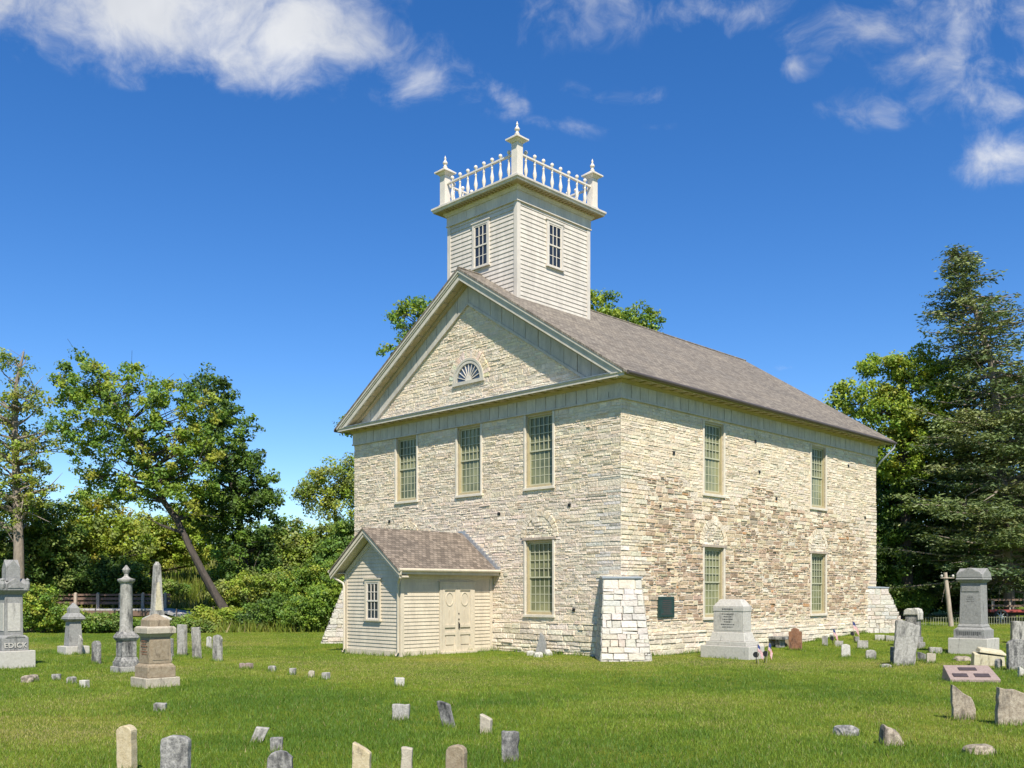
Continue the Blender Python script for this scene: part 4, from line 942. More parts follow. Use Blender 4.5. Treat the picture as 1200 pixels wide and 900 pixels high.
# ------------------------------------------------------------------ gravestones
rg = random.Random(77); FEET = []
def tablet(mat, px, py, wpx, hpx, label, top='flat', t=.09, yaw=0, lean=(0, 0), slot=False, cat='gravestone', group='old gravestones', name='headstone', rough=.006, taper=0, sc=1):
    """an upright slab standing at picture point (px,py); width and height in picture pixels"""
    p = at(px, py); k = p.y / F; w, h = wpx * k, hpx * k; hw = w / 2; sink = .12; FEET.append((p.x, p.y, w, yaw or 0))
    if top == 'flat': out = [(-hw, h), (-hw * .3, h + w * .01), (hw * .4, h - w * .02), (hw, h - w * .01)]
    elif top == 'round': out = [(hw * math.cos(a), h - hw * .75 + hw * .75 * math.sin(a)) for a in [math.pi * (1 - i / 12) for i in range(13)]]
    elif top == 'low': out = [(hw * math.cos(a), h - hw * .4 + hw * .4 * math.sin(a)) for a in [math.pi * (1 - i / 10) for i in range(11)]]
    elif top == 'slantr': out = [(-hw, h), (-hw * .2, h * .93), (hw * .55, h * .84), (hw, h * .76)]
    elif top == 'slantl': out = [(-hw, h * .8), (hw * .2, h * .93), (hw, h)]
    elif top == 'jag': out = [(-hw, h), (-hw * .7, h * .95), (-hw * .05, h * .77), (hw * .55, h * .63), (hw * .9, h * .46)]
    elif top == 'big': out = [(-hw, h * .99), (-hw * .5, h), (hw * .3, h * .95), (hw, h * .90)]
    elif top == 'shoulder': out = [(-hw, h * .84), (-hw * .62, h * .84), (-hw * .55, h * .95), (-hw * .2, h), (hw * .2, h), (hw * .55, h * .95), (hw * .62, h * .84), (hw, h * .84)]
    elif top == 'drape': out = [(-hw, h * .9), (-hw * .8, h * .98), (-hw * .2, h), (0, h * .97), (hw * .35, h), (hw * .9, h * .93), (hw, h * .85)]
    outl = [(-hw * (1 + taper), -sink)] + out + [(hw * (1 + taper), -sink)]
    r = random.Random(int(px * 7 + py)); N_ = 5; mb = MB()
    # dense outline so the edge can be worn
    dense = []
    for (x0, z0), (x1, z1) in zip(outl, outl[1:] + outl[:1]):
        m = max(1, int(math.hypot(x1 - x0, z1 - z0) / (.09 * sc)))
        dense += [(x0 + (x1 - x0) * i / m, z0 + (z1 - z0) * i / m) for i in range(m)]
    dense = [(x + r.uniform(-rough, rough), z + r.uniform(-rough, rough)) for x, z in dense]
    mb.prism(dense, -t / 2, t / 2)
    o = mb.build(name, mat, None, bevel=min(.012, t * .15)); o.location = p
    o.rotation_euler = (R(lean[0]), R(lean[1]), yaw if yaw is not None else 0)
    tag(o, label, cat, group); return o
def rock(mat, px, py, wpx, hpx, dm, label, seed, name='rock', cat='stone', yaw=0, group='low field stones in the lawn', shape=None):
    p = at(px, py); k = p.y / F; w, h = wpx * k, hpx * k; FEET.append((p.x, p.y, w, yaw))
    bm = bmesh.new(); bmesh.ops.create_icosphere(bm, subdivisions=3, radius=1)
    for v in bm.verts:
        n = v.co.normalized(); d = 1 + .22 * mnoise.noise(n * 1.6 + Vector((seed, 0, 0))) + .07 * mnoise.noise(n * 5 + Vector((0, seed, 0)))
        q = Vector((math.copysign(abs(n.x) ** .7, n.x) * w / 2, math.copysign(abs(n.y) ** .7, n.y) * dm / 2, 0)) * d
        z = math.copysign(abs(n.z) ** .75, n.z) * h * d
        if shape == 'peak': z *= 1 - .55 * (q.x / (w / 2)) if z > 0 else 1
        v.co = Vector((q.x, q.y, max(z, -.10)))
    me = bpy.data.meshes.new(name); bm.to_mesh(me); bm.free(); me.materials.append(MATS[mat])
    o = bpy.data.objects.new(name, me); COL.objects.link(o); o.location = p; o.rotation_euler = (0, 0, yaw)
    tag(o, label, cat, group); return o
T = tablet
T('limestone_tan', 149, 905, 20, 55, 'tan round topped headstone in the left foreground', 'round', .13, R(-14), (0, -1))
T('marble_dark', 206, 925, 34, 63, 'wide dark stained round headstone at the bottom left edge', 'low', .10, R(-6))
T('marble_dark', 328, 922, 29, 42, 'dark lichen spotted round headstone cut by the bottom edge', 'round', .10, R(5))
T('marble_dark', 324, 882, 15, 18, 'little rough dark stone just behind the lichen spotted headstone', 'flat', .12, R(10), group='small stones in the foreground')
T('marble_weathered', 300, 870, 14, 21, 'narrow grey stone tilting strongly to the right in the left foreground', 'slantl', .10, R(10), (0, 24))
T('limestone_tan', 424, 922, 21, 52, 'tan slab with top sloping down to the right, bottom edge', 'slantr', .11, R(-4))
T('sandstone_pale', 476, 915, 13, 39, 'narrow pale tan slab cut by the bottom edge', 'flat', .10, R(0), (0, 2))
T('sandstone_brown', 535, 918, 23, 45, 'brownish headstone with rounded top and dark face at the bottom', 'round', .12, R(-16))
T('marble_dark', 597, 893, 20, 36, 'dark grey mottled slab nearest the bottom centre', 'flat', .10, R(-8), (0, 2), rough=.012)
T('sandstone_pale', 569, 860, 13, 23, 'small pale stone behind the mottled slab', 'slantr', .12, R(-18), (0, 2), group='small stones in the foreground')
T('marble_dark', 526, 852, 15, 33, 'thin black slab leaning left in the middle of the lawn', 'slantr', .08, R(-26), (4, -12))
T('marble_weathered', 470, 844, 20, 19, 'short broad broken slab in the middle lawn', 'flat', .11, R(-6), group='small stones in the foreground')
T('marble_white', 468, 804, 11, 10, 'tiny whitish block alone in the lawn before the porch', 'flat', .16, R(20), group='small markers in the lawn')
T('marble_weathered', 188, 833, 13, 9, 'low grey block in front of the brown pedestal monument', 'flat', .2, R(10), group='small markers in the lawn')
for i, (x, y, w, h, m, l) in enumerate([(66, 797, 10, 7, 'marble_dark', 'small dark capped marker, leftmost of three before the tall grey monument'), (84, 801, 8, 8, 'marble_weathered', 'small grey marker, middle of three before the grey pedestal'),
        (99, 806, 8, 9, 'marble_white', 'small whitish marker, rightmost of three before the column monument'), (284, 784, 7, 7, 'granite_pink', 'small pinkish marker, left half of a touching pair'), (292, 784, 7, 7, 'granite_pink', 'small pinkish marker, right half of a touching pair'),
        (319, 787, 8, 7, 'marble_weathered', 'small grey marker just right of the pink pair'), (343, 791, 7, 8, 'marble_weathered', 'small grey marker, second from the porch in its row'), (365, 794, 7, 8, 'sandstone_pale', 'small brownish marker next to last in the row before the porch'),
        (382, 796, 8, 8, 'marble_weathered', 'small grey marker at the porch end of its row')]):
    T(m, x, y, w, h, l, 'low' if i % 2 else 'flat', .16, R(rg.uniform(-30, 30)), group='small markers in the lawn')
rock('field_rock', 35, 799, 17, 8, .5, 'flat heap of rubble in the grass before the tall grey monument', 3.1)
T('marble_dark', 113, 778, 12, 27, 'dark round topped headstone between grey pedestal and column', 'round', .12, R(-30))
T('marble_weathered', 93, 767, 6, 23, 'narrow slab leaning against the grey pedestal monument', 'slantr', .07, R(-30), (-3, 4))
T('marble_weathered', 213.5, 768, 11, 36, 'tall narrow streaked slab on a low base, right of brown pedestal', 'flat', .16, R(-25))
T('marble_weathered', 231, 772, 11, 37, 'tall narrow grey slab leaning slightly left, second from brown pedestal', 'flat', .10, R(-20), (0, -3))
T('marble_white', 245, 760, 6, 14, 'small pale slab half hidden between two taller slabs', 'round', .09, R(-20))
T('marble_weathered', 255, 775, 12, 31, 'round topped grey slab, rightmost of the left hand row', 'round', .10, R(-22))
T('marble_dark', 200.5, 770, 6, 22, 'sliver of dark slab peeping past the brown pedestal', 'flat', .08, R(-30))
# right hand slabs
T('sandstone_rust', 932, 762, 15, 26, 'rusty red sandstone headstone with dark shouldered top near the wall', 'shoulder', .11, R(-30))
T('marble_weathered', 966.5, 757, 6, 12, 'narrow grey slab, leftmost of the small stones by the side wall', 'flat', .10, R(-30), group='small stones by the side wall')
T('marble_dark', 973, 748, 5, 4.5, 'tiny black marker left of the first flag', 'flat', .15, R(0), group='small stones by the side wall')
T('marble_weathered', 983.5, 757.5, 9, 6.5, 'low grey block under the first flag', 'flat', .2, R(-20), group='small stones by the side wall')
T('marble_white', 991, 770, 10, 15, 'pale mottled slab in front of the first flag', 'low', .10, R(-12), group='small stones by the side wall')
T('marble_dark', 1004, 753, 5, 7, 'small dark block under the second flag', 'flat', .15, R(0), group='small stones by the side wall')
T('marble_weathered', 1011, 760.5, 12, 10, 'broad grey block in front of the second flag', 'flat', .14, R(-14), group='small stones by the side wall')
T('marble_weathered', 1020.5, 772.5, 11.5, 11, 'low round topped brownish stone left of the big leaning slab', 'low', .12, R(-14), group='small stones by the side wall')
T('marble_white', 1031, 750, 10, 6, 'white block with dark front near the right buttress', 'flat', .25, R(-25), group='small stones by the side wall')
T('marble_weathered', 1043, 751, 10, 6, 'low grey block behind the big leaning slab', 'flat', .2, R(-10), group='small stones by the side wall')
T('marble_weathered', 1038, 782, 13, 4, 'flat low stone at the foot of the big leaning slab', 'low', .14, R(0), group='small stones by the side wall')
T('marble_weathered', 1059, 780, 27, 53, 'big weathered slab leaning right with a chipped sloping top', 'big', .13, R(-8), (0, 5), rough=.012, taper=-.14)
T('marble_dark', 1045.5, 778, 4, 20, 'thin dark slab edge behind the big leaning slab', 'flat', .10, R(-40), group='small stones by the side wall')
T('marble_weathered', 1096, 765.5, 14, 7, 'low grey block right of the big leaning slab', 'flat', .2, R(-14), group='small stones by the side wall')
T('marble_dark', 1080, 775, 9, 11, 'dark stone, left of a low pair by the grey monument', 'slantr', .10, R(-30), group='small stones by the side wall')
T('sandstone_pale', 1091, 777.5, 10, 12, 'framed brownish stone, right of a low pair by the grey monument', 'flat', .10, R(-14), group='small stones by the side wall')
T('marble_weathered', 1195, 754, 22, 26, 'square grey slab behind the dark round headstone at right edge', 'flat', .14, R(10))
T('marble_dark', 1193, 786, 27, 37, 'dark streaked round headstone at the right edge', 'low', .12, R(8))
T('marble_dark', 1170, 785, 7, 13, 'small black stone beside the granite marker', 'round', .12, R(20), group='small stones by the side wall')
T('marble_white', 1199, 793, 12, 12, 'jagged pale sliver of stone at the right edge', 'jag', .08, R(10), group='small stones by the side wall')
T('field_rock', 1129, 843, 27, 40, 'jagged rough slab with slanting top in the right foreground', 'jag', .12, R(-8), (0, 0), rough=.014, taper=-.1)
T('field_rock', 1192, 850, 48, 44, 'broad jagged slab cut by the right edge', 'slantr', .14, R(-6), (0, 2), rough=.016)
rock('marble_dark', 991, 861, 30, 11, .35, 'low dark rounded rock in the right foreground lawn', 5.3)
rock('field_rock', 1045, 873, 27, 20, .28, 'pointed grey rock between two low rocks in the foreground', 9.7, shape='peak')
rock('field_rock', 1148, 883, 36, 11, .3, 'low rounded pale rock in the bottom right lawn', 14.2)
rock('field_rock', 1128, 774, 22, 5, .5, 'broken flat stones under the front of the grey monument', 18.4)
# broken cream block
p = at(1158, 780); k = p.y / F; mb = MB()
mb.hexa([(-.45, -.2, -.1), (.42, -.2, -.1), (.42, .24, -.1), (-.45, .24, -.1), (-.43, -.2, .36), (.40, -.2, .28), (.42, .2, .36), (-.40, .22, .40)])
mb.hexa([(-.3, -.24, .40), (.46, -.24, .30), (.46, .26, .38), (-.3, .26, .44), (-.26, -.22, .50), (.42, -.22, .38), (.42, .24, .46), (-.24, .24, .55)])
o = mb.build('broken_block', 'limestone_cream', None, bevel=.02); o.location = p; o.rotation_euler = (0, 0, R(-12)); tag(o, 'broken cream stone block with a cracked cap behind the granite marker', 'stone block')
# slant granite marker with three plaques
p = at(1137, 798); k = p.y / F; mk = empty('grave_marker', p, R(-6), 'slanted pink granite marker bearing three dark bronze plates', 'gravestone')
w = 56 * k / 2; mb = MB(); mb.hexa([(-w, -.34, -.1), (w, -.34, -.1), (w, .3, -.1), (-w, .3, -.1), (-w, -.34, .07), (w, -.34, .07), (w * .92, .3, .36), (-w * .92, .3, .36)]); mb.build('body', 'granite_pink', mk, bevel=.012)
sl = math.atan2(.29, .64)
for u0, u1, v0, v1 in ((-.42, .30, .42, .56), (-.80, -.22, .10, .26), (.06, .66, .10, .26)):
    mb = MB(); f = lambda u, v, o: (u * w, -.34 + v * math.cos(sl) - o * math.sin(sl), .07 + v * math.sin(sl) + o * math.cos(sl))
    mb.hexa([f(u0, v0, .0), f(u1, v0, .0), f(u1, v1, .0), f(u0, v1, .0), f(u0, v0, .016), f(u1, v0, .016), f(u1, v1, .016), f(u0, v1, .016)]); mb.build('plaque', 'bronze_brown', mk)

# monuments -------------------------------------------------------
def monument(name, px, py, yaw, label, cat='monument'):
    p = at(px, py); FEET.append((p.x, p.y, -1.0, yaw)); return empty(name, p, yaw, label, cat, 'tall family monuments'), p.y / F
def part(mbx, name, mat, root, bevel=.015, smooth=False): return mbx.build(name, mat, root, bevel=bevel, smooth=smooth)
def lettering(text, size, loc, rot, root, mat, depth=.012):
    cu = bpy.data.curves.new('lettering', 'FONT'); cu.body = text; cu.size = size; cu.extrude = depth; cu.align_x = 'CENTER'; cu.align_y = 'CENTER'; cu.offset = size * .015; cu.space_character = 1.1
    tmp = bpy.data.objects.new('tmp', cu); COL.objects.link(tmp); bpy.context.view_layer.update()
    me = bpy.data.meshes.new_from_object(tmp.evaluated_get(bpy.context.evaluated_depsgraph_get())); bpy.data.objects.remove(tmp)
    me.materials.clear(); me.materials.append(MATS[mat]); o = bpy.data.objects.new('lettering', me); COL.objects.link(o); o.parent = root; o.location = loc; o.rotation_euler = rot; return o
def inscription(root, P, uc, z1, rows, wmax, hgt, gap, seed, mat='carving_dark', o0=0.0):
    """worn, unreadable cut lines of text"""
    r = random.Random(seed); mb = MB(); z = z1
    for i, f in enumerate(rows):
        w = wmax * f; u = uc - w / 2
        while u < uc + w / 2:
            l = r.uniform(.02, .07); mb.pbox(P, u, min(u + l, uc + w / 2), z - hgt * r.uniform(.7, 1), z, o0, o0 + .0035); u += l + r.uniform(.012, .022)
        z -= hgt + gap
    return mb.build('inscription', mat, root)
# tall gabled grey monument at the left edge
r_, k = monument('gabled_monument', 13, 782, ROT, 'tall grey monument with gabled cap and raised lettering at the left edge')
mb = MB(); mb.frustum(-.1, .49, 1.0, 1.0, 1.0, 1.0); part(mb, 'plinth', 'granite_pale', r_)
mb = MB(); mb.box(-.36, .36, -.36, .36, .49, .86); mb.frustum(.86, .93, .72, .72, .58, .58)
for a in (0, 1):
    arch = [(-.27, .86), (.27, .86)] + [(.27 * math.cos(t), .86 + .09 * math.sin(t)) for t in [math.pi * i / 10 for i in range(1, 10)]]
    mb.prism(arch, -.375 if not a else .0, .0 if not a else .375, axis='x')
part(mb, 'base', 'granite_grey', r_)
mb = MB(); mb.frustum(.90, 2.12, .50, .50, .47, .47); part(mb, 'die', 'granite_grey', r_)
mb = MB(); mb.box(.24, .262, -.17, .17, 1.05, 1.85); mb.box(-.17, .17, -.262, -.24, 1.05, 1.85); mb.build('panel', 'granite_pale', r_, bevel=.005)
mb = MB(); mb.frustum(2.10, 2.22, .50, .50, .74, .74); mb.box(-.37, .37, -.37, .37, 2.22, 2.28)
gab = [(-.36, 2.28), (.36, 2.28), (.36, 2.32), (0, 2.56), (-.36, 2.32)]
mb.prism(gab, -.36, .36, axis='y'); mb.prism(gab, -.358, .358, axis='x')
mb.prism([(-.22, 2.28), (.22, 2.28), (0, 2.44)], .36, .39, axis='x')
for sx in (-1, 1):
    for sy in (-1, 1): mb.lathe([(.06, 2.26), (.075, 2.40), (.05, 2.48), (.06, 2.52), (.01, 2.57)], 8, 0, sx * .33, sy * .33)
part(mb, 'cap', 'granite_grey', r_, .008)
mb = MB(); mb.box(-.19, .19, -.19, .19, 2.48, 2.86); g2 = [(-.19, 2.86), (.19, 2.86), (0, 3.10)]; mb.prism(g2, -.188, .188, axis='y'); mb.prism(g2, -.186, .186, axis='x'); part(mb, 'finial', 'granite_grey', r_, .01)
lettering('EDICK', .20, (.362, 0, .64), (R(90), 0, R(90)), r_, 'granite_pale', .02)
# grey pedestal with domed cap
r_, k = monument('pedestal_monument', 86, 766, ROT, 'medium grey monument with domed cap and pointed knob behind the small markers')
mb = MB(); mb.box(-.4, .4, -.4, .4, -.1, .27); part(mb, 'plinth', 'granite_pale', r_)
mb = MB(); mb.frustum(.27, 1.13, .48, .48, .38, .38); part(mb, 'die', 'granite_grey', r_)
mb = MB(); mb.frustum(1.12, 1.19, .40, .40, .60, .60); mb.box(-.31, .31, -.31, .31, 1.19, 1.26); mb.frustum(1.26, 1.42, .62, .62, .36, .36); part(mb, 'cap', 'granite_grey', r_, .03)
mb = MB(); mb.box(-.165, .165, -.165, .165, 1.40, 1.58); mb.frustum(1.58, 1.77, .33, .33, .05, .05); part(mb, 'knob', 'granite_grey', r_, .02)
# column with urn finial
r_, k = monument('column_monument', 148, 787, ROT, 'round stained marble column with small urn on a square pedestal')
mb = MB(); mb.box(-.31, .31, -.31, .31, -.1, .15); part(mb, 'plinth', 'marble_weathered', r_)
mb = MB(); mb.box(-.265, .265, -.265, .265, .15, .28); mb.frustum(.28, .40, .5, .5, .42, .42); mb.box(-.2, .2, -.2, .2, .4, .82); part(mb, 'die', 'marble_dark', r_)
mb = MB(); mb.frustum(.82, .90, .4, .4, .5, .5); mb.box(-.26, .26, -.26, .26, .90, .97); mb.frustum(.97, 1.08, .5, .5, .36, .36); part(mb, 'base', 'marble_dark', r_, .02)
mb = MB(); mb.lathe([(.19, 1.05), (.18, 1.12), (.17, 1.2), (.155, 2.36), (.17, 2.40)], 18); part(mb, 'column', 'marble_weathered', r_, 0, True)
mb = MB(); mb.lathe([(.16, 2.38), (.2, 2.42), (.23, 2.46), (.23, 2.5), (.12, 2.53), (.06, 2.58), (.05, 2.64), (.09, 2.70), (.105, 2.76), (.06, 2.82), (.02, 2.88)], 16); part(mb, 'urn', 'marble_weathered', r_, 0, True)
# obelisk
r_, k = monument('obelisk', 184, 775, ROT, 'slender blunt obelisk with a cream patch, behind the brown pedestal')
mb = MB(); mb.box(-.34, .34, -.34, .34, -.1, .25); mb.box(-.25, .25, -.25, .25, .25, 1.22); part(mb, 'pedestal', 'marble_weathered', r_)
mb = MB(); mb.frustum(1.2, 1.28, .5, .5, .66, .66); mb.box(-.34, .34, -.34, .34, 1.28, 1.36); mb.frustum(1.36, 1.44, .66, .66, .38, .38); part(mb, 'cap', 'marble_white', r_, .03)
mb = MB(); mb.box(-.17, .17, -.17, .17, 1.42, 1.56); mb.frustum(1.56, 3.0, .30, .30, .18, .18); mb.frustum(3.0, 3.12, .18, .18, .07, .07); part(mb, 'shaft', 'marble_weathered', r_, .012)
mb = MB(); mb.hexa([(.154, -.13, 1.6), (.154, .10, 1.6), (.11, .02, 2.5), (.112, -.06, 2.45), (.158, -.13, 1.6), (.158, .10, 1.6), (.114, .02, 2.5), (.116, -.06, 2.45)]); mb.build('stain_patch', 'limestone_cream', r_)  # thin cream slab for the yellow stain on the shaft
# brown sandstone pedestal
r_, k = monument('pedestal_monument', 182, 804, ROT, 'brown sandstone pedestal monument with pyramid top in front of the obelisk')
mb = MB(); mb.box(-.40, .40, -.40, .40, -.1, .21); part(mb, 'plinth', 'sandstone_pale', r_)
mb = MB(); mb.box(-.33, .33, -.33, .33, .21, .46); mb.frustum(.46, .52, .64, .64, .55, .55); part(mb, 'base', 'sandstone_brown', r_)
mb = MB(); mb.frustum(.52, 1.14, .53, .53, .49, .49); part(mb, 'die', 'sandstone_brown', r_)
mb = MB(); mb.box(.255, .272, -.19, .19, .60, 1.05); mb.build('panel', 'sandstone_brown', r_, bevel=.006)
inscription(r_, lambda u, z, o: (u, -.262 - o, z), 0, 1.05, [.8, .6, .9, .5, .8, .7], .36, .03, .03, 5, 'sandstone_rust', .0)
mb = MB(); mb.frustum(1.12, 1.2, .5, .5, .62, .62); mb.box(-.34, .34, -.34, .34, 1.2, 1.32); mb.frustum(1.32, 1.36, .68, .68, .6, .6); part(mb, 'cap', 'sandstone_pale', r_, .012)
mb = MB(); mb.box(-.235, .235, -.235, .235, 1.35, 1.50); mb.frustum(1.50, 1.64, .47, .47, .06, .06); part(mb, 'pyramid', 'sandstone_brown', r_, .01)
# broad white granite monument before the church
r_, k = monument('granite_monument', 858, 771, ROT, 'broad pale granite monument with hipped top before the side wall')
mb = MB(); mb.box(-.92, .92, -.48, .48, -.1, .42); part(mb, 'plinth', 'granite_pale', r_, .02)
mb = MB(); mb.box(-.76, .76, -.40, .40, .42, .56); part(mb, 'step', 'granite_pale', r_, .015)
mb = MB(); mb.frustum(.56, .86, 1.36, .68, 1.20, .54); part(mb, 'base', 'granite_pale', r_, .02)
mb = MB(); mb.box(-.57, .57, -.24, .24, .86, 1.70); mb.box(-.585, .585, -.255, .255, 1.54, 1.70); mb.frustum(1.70, 1.94, 1.17, .51, .78, .26); part(mb, 'die', 'granite_pale', r_, .015)
mb = MB(); mb.box(-.50, .50, -.246, -.238, .92, 1.50); mb.box(.568, .576, -.18, .18, .92, 1.50); mb.build('panel', 'granite_pale', r_)
inscription(r_, lambda u, z, o: (u, -.255 - o, z), -.02, 1.64, [1], .40, .06, .02, 61)
inscription(r_, lambda u, z, o: (u, -.246 - o, z), -.02, 1.47, [.8, .55, .7, .5, .9, .7], .56, .04, .045, 62)
# big grey monument at right
r_, k = monument('pedestal_monument', 1141, 766, ROT, 'large dark grey monument with carved rounded cap at the right')
mb = MB(); mb.box(-.66, .66, -.62, .62, -.1, .56); part(mb, 'plinth', 'granite_pale', r_, .02)
mb = MB(); mb.box(-.52, .52, -.48, .48, .56, .86); mb.frustum(.86, .96, 1.0, .92, .80, .74); mb.frustum(.96, 1.06, .86, .80, .76, .70); part(mb, 'base', 'granite_grey', r_, .012)
mb = MB(); mb.frustum(1.06, 2.52, .74, .68, .68, .62); part(mb, 'die', 'granite_grey', r_, .01)
mb = MB(); mb.hexa([(-.26, -.338, 1.18), (.26, -.338, 1.18), (.25, -.30, 1.18), (-.25, -.30, 1.18), (-.24, -.322, 2.1), (.24, -.322, 2.1), (.23, -.29, 2.1), (-.23, -.29, 2.1)]); mb.box(-.30, .30, -.335, -.29, 2.2, 2.4); mb.build('panel', 'granite_grey', r_, bevel=.006)
mb = MB(); mb.frustum(2.50, 2.60, .70, .64, .90, .84); mb.box(-.47, .47, -.44, .44, 2.60, 2.68)
dome = [(-.46, 2.68), (.46, 2.68), (.44, 2.80), (.34, 2.90), (.2, 2.95), (.08, 3.03), (-.08, 3.03), (-.2, 2.95), (-.34, 2.90), (-.44, 2.80)]
mb.prism(dome, -.43, .43, axis='y'); mb.prism([(x * .92, z - .01) for x, z in dome], -.462, .462, axis='x')
for i in range(9):
    a = math.pi * (i + .5) / 9; mb.lathe([(.05, -.0), (.06, .03), (.0, .06)], 7, 0, .0, .0) if False else None
part(mb, 'cap', 'granite_grey', r_, .03)
inscription(r_, lambda u, z, o: (u, -.48 - o, z), 0, .80, [1], .84, .15, .05, 91, 'carving_dark')
inscription(r_, lambda u, z, o: (u, -.325 - o, z), 0, 2.02, [.6, .8, .7], .34, .025, .05, 92)
# draped upright monument behind the leaning slab
r_, k = monument('draped_monument', 1070, 759, ROT, 'stained upright monument with draped top behind the big leaning slab')
mb = MB(); mb.box(-.36, .36, -.30, .30, -.15, .22); mb.box(-.30, .30, -.24, .24, .22, .42); part(mb, 'base', 'marble_weathered', r_)
mb = MB(); mb.frustum(.42, 1.28, .5, .38, .48, .36); part(mb, 'die', 'marble_dark', r_, .02)
mb = MB(); mb.prism([(-.30, 1.22), (-.27, 1.45), (-.15, 1.53), (0, 1.50), (.12, 1.55), (.26, 1.50), (.31, 1.36), (.30, 1.1), (.26, 1.06), (.25, 1.28), (-.24, 1.28)], -.23, .23); part(mb, 'drapery', 'marble_white', r_, .03)
# flat table stones and fin stone by the wall
p = at(905, 758); tb = empty('table_stone', p, ROT, 'low grey ledger stone on blocks between the white monument and rusty headstone', 'gravestone')
mb = MB(); mb.box(-.62, .62, -.3, .3, .30, .42); part(mb, 'slab', 'marble_dark', tb); mb = MB(); mb.box(-.45, -.25, -.2, .2, -.1, .30); mb.box(.25, .45, -.2, .2, -.1, .30); part(mb, 'support', 'marble_dark', tb)
o = T('sandstone_brown', 909, 757, 31, 12, 'long low brown curb stone left of the rusty headstone', 'flat', .2, ROT + R(18))
p = at(634, 767); mb = MB(); mb.prism([(-.20, 0), (.20, 0), (.19, .35), (.10, .60), (.0, .72), (-.08, .42)], -.07, .07); o = mb.build('fin_stone', 'granite_grey', None, bevel=.012); o.location = p + Vector((0, 0, .04)); o.rotation_euler = (0, 0, R(-20)); tag(o, 'small grey fin shaped stone standing on rocks at the church wall', 'gravestone')
for i, (x, y, w, h, l) in enumerate([(622, 768, 11, 6, 'flat pale rock left of the fin stone'), (631, 770, 12, 6, 'flat pale rock in front of the fin stone'), (642, 768, 10, 7, 'rounded pale rock right of the fin stone')]):
    rock('marble_white', x, y, w, h, .3, l, 2.2 + i * 3, group='rocks round the fin stone')

# little flags with dark grave markers
def flag(px, py, hpx, label, lean, seed):
    p = at(px, py); h = hpx * p.y / F; root = empty('grave_flag', p, R(-20), label, 'flag', 'small flags at graves'); root.rotation_euler = (0, R(lean), R(-20))
    mb = MB(); mb.tube([(0, 0, -.1), (0, 0, h)], .008, 6); mb.build('stick', 'weathered_wood', root)
    fl, fh = h * .62, h * .36; r = random.Random(seed); mb = MB(); n = 13; m = 8; th = 1.15      # cloth hanging down from the stick
    def cp(i, j):
        s, t = i / m, j / n; a = s * fl; x = .01 + a * math.cos(th * (.35 + .65 * min(1, s * 2))) * .9 + .0; z = h - t * fh - a * math.sin(th * (.35 + .65 * min(1, s * 2))) * .85
        return (x, .025 * math.sin(s * 7 + t * 3 + seed) * s, z)
    for j in range(n):
        for i in range(m):
            mt = 2 if (i < 3 and j < 7) else (0 if j % 2 == 0 else 1)
            mb.face([cp(i, j), cp(i + 1, j), cp(i + 1, j + 1), cp(i, j + 1)], mt)
    fo = mb.build('flag_cloth', ['flag_red', 'flag_white', 'flag_blue'], root, fix=False); sm = fo.modifiers.new('thickness', 'SOLIDIFY'); sm.thickness = .004
    mb = MB(); mb.tube([(-.06, .02, -.1), (-.06, .02, .24)], .012, 6); mb.lathe([(.001, -.012), (.09, -.012), (.09, .012), (.001, .012)], 12)
    for i in range(len(mb.v) - 48, len(mb.v)): x, y, z = mb.v[i]; mb.v[i] = (x - .06, z + .02, y + .28)
    mb.build('marker', 'iron_black', root)
flag(889, 778, 23, 'small striped flag against the white monument base, left of a pair', -4, 1)
flag(898, 777, 24, 'small striped flag beside the white monument, right of a pair', 7, 2)
flag(978, 756, 19, 'small striped flag standing by the black marker near the wall', -6, 3)
flag(1002, 750, 22, 'small striped flag nearest the right stone buttress', -8, 4)

# ------------------------------------------------------------------ bridge with railing, fence, pole, wagon
def bridge():
    y0 = 63.0; a = pt(60, 704, y0); b = pt(176, 706, y0); z = 1.02
    root = empty('wooden_bridge', (a.x, y0, z), 0, 'pale plank bridge with brown board railing at the left', 'bridge')
    Lx = b.x - a.x + 1.2; mb = MB()
    for i in range(30): mb.box(-2 + (Lx + 2) * i / 30 + .01, -2 + (Lx + 2) * (i + 1) / 30 - .01, -2.2, .5, -.08, .02)
    mb.hexa([(Lx, -2.2, -.1), (Lx + 3.2, -4.6, -.75), (Lx + 4.4, -3.0, -.6), (Lx, .5, -.1), (Lx, -2.2, .02), (Lx + 3.2, -4.6, -.5), (Lx + 4.4, -3.0, -.42), (Lx, .5, .02)])
    mb.build('deck', 'deck_plank', root, bevel=.01)
    mb = MB(); mb.box(-2, Lx, -2.24, -2.1, -.42, -.09); mb.box(-2, Lx, .3, .45, -.42, -.09); mb.build('beam', 'brown_rail', root)
    for x in (.0, Lx * .5, Lx - .2):
        mb = MB(); mb.box(x - .15, x + .15, -1.9, .3, -2.0, -.1); mb.build('pier', 'weathered_wood', root)
    for i in range(6):
        x = i * (Lx - .3) / 5; mb = MB(); mb.box(x - .09, x + .09, .18, .36, -.1, 1.0); mb.frustum(1.0, 1.06, .18, .18, .06, .06, cx=x, cy=.27); mb.build('post', 'weathered_wood', root, bevel=.01)
    for z0, z1 in ((.28, .46), (.56, .74), (.84, .97)):
        mb = MB(); mb.box(-2, Lx, .36, .41, z0, z1); mb.build('rail', 'brown_rail', root)
bridge()
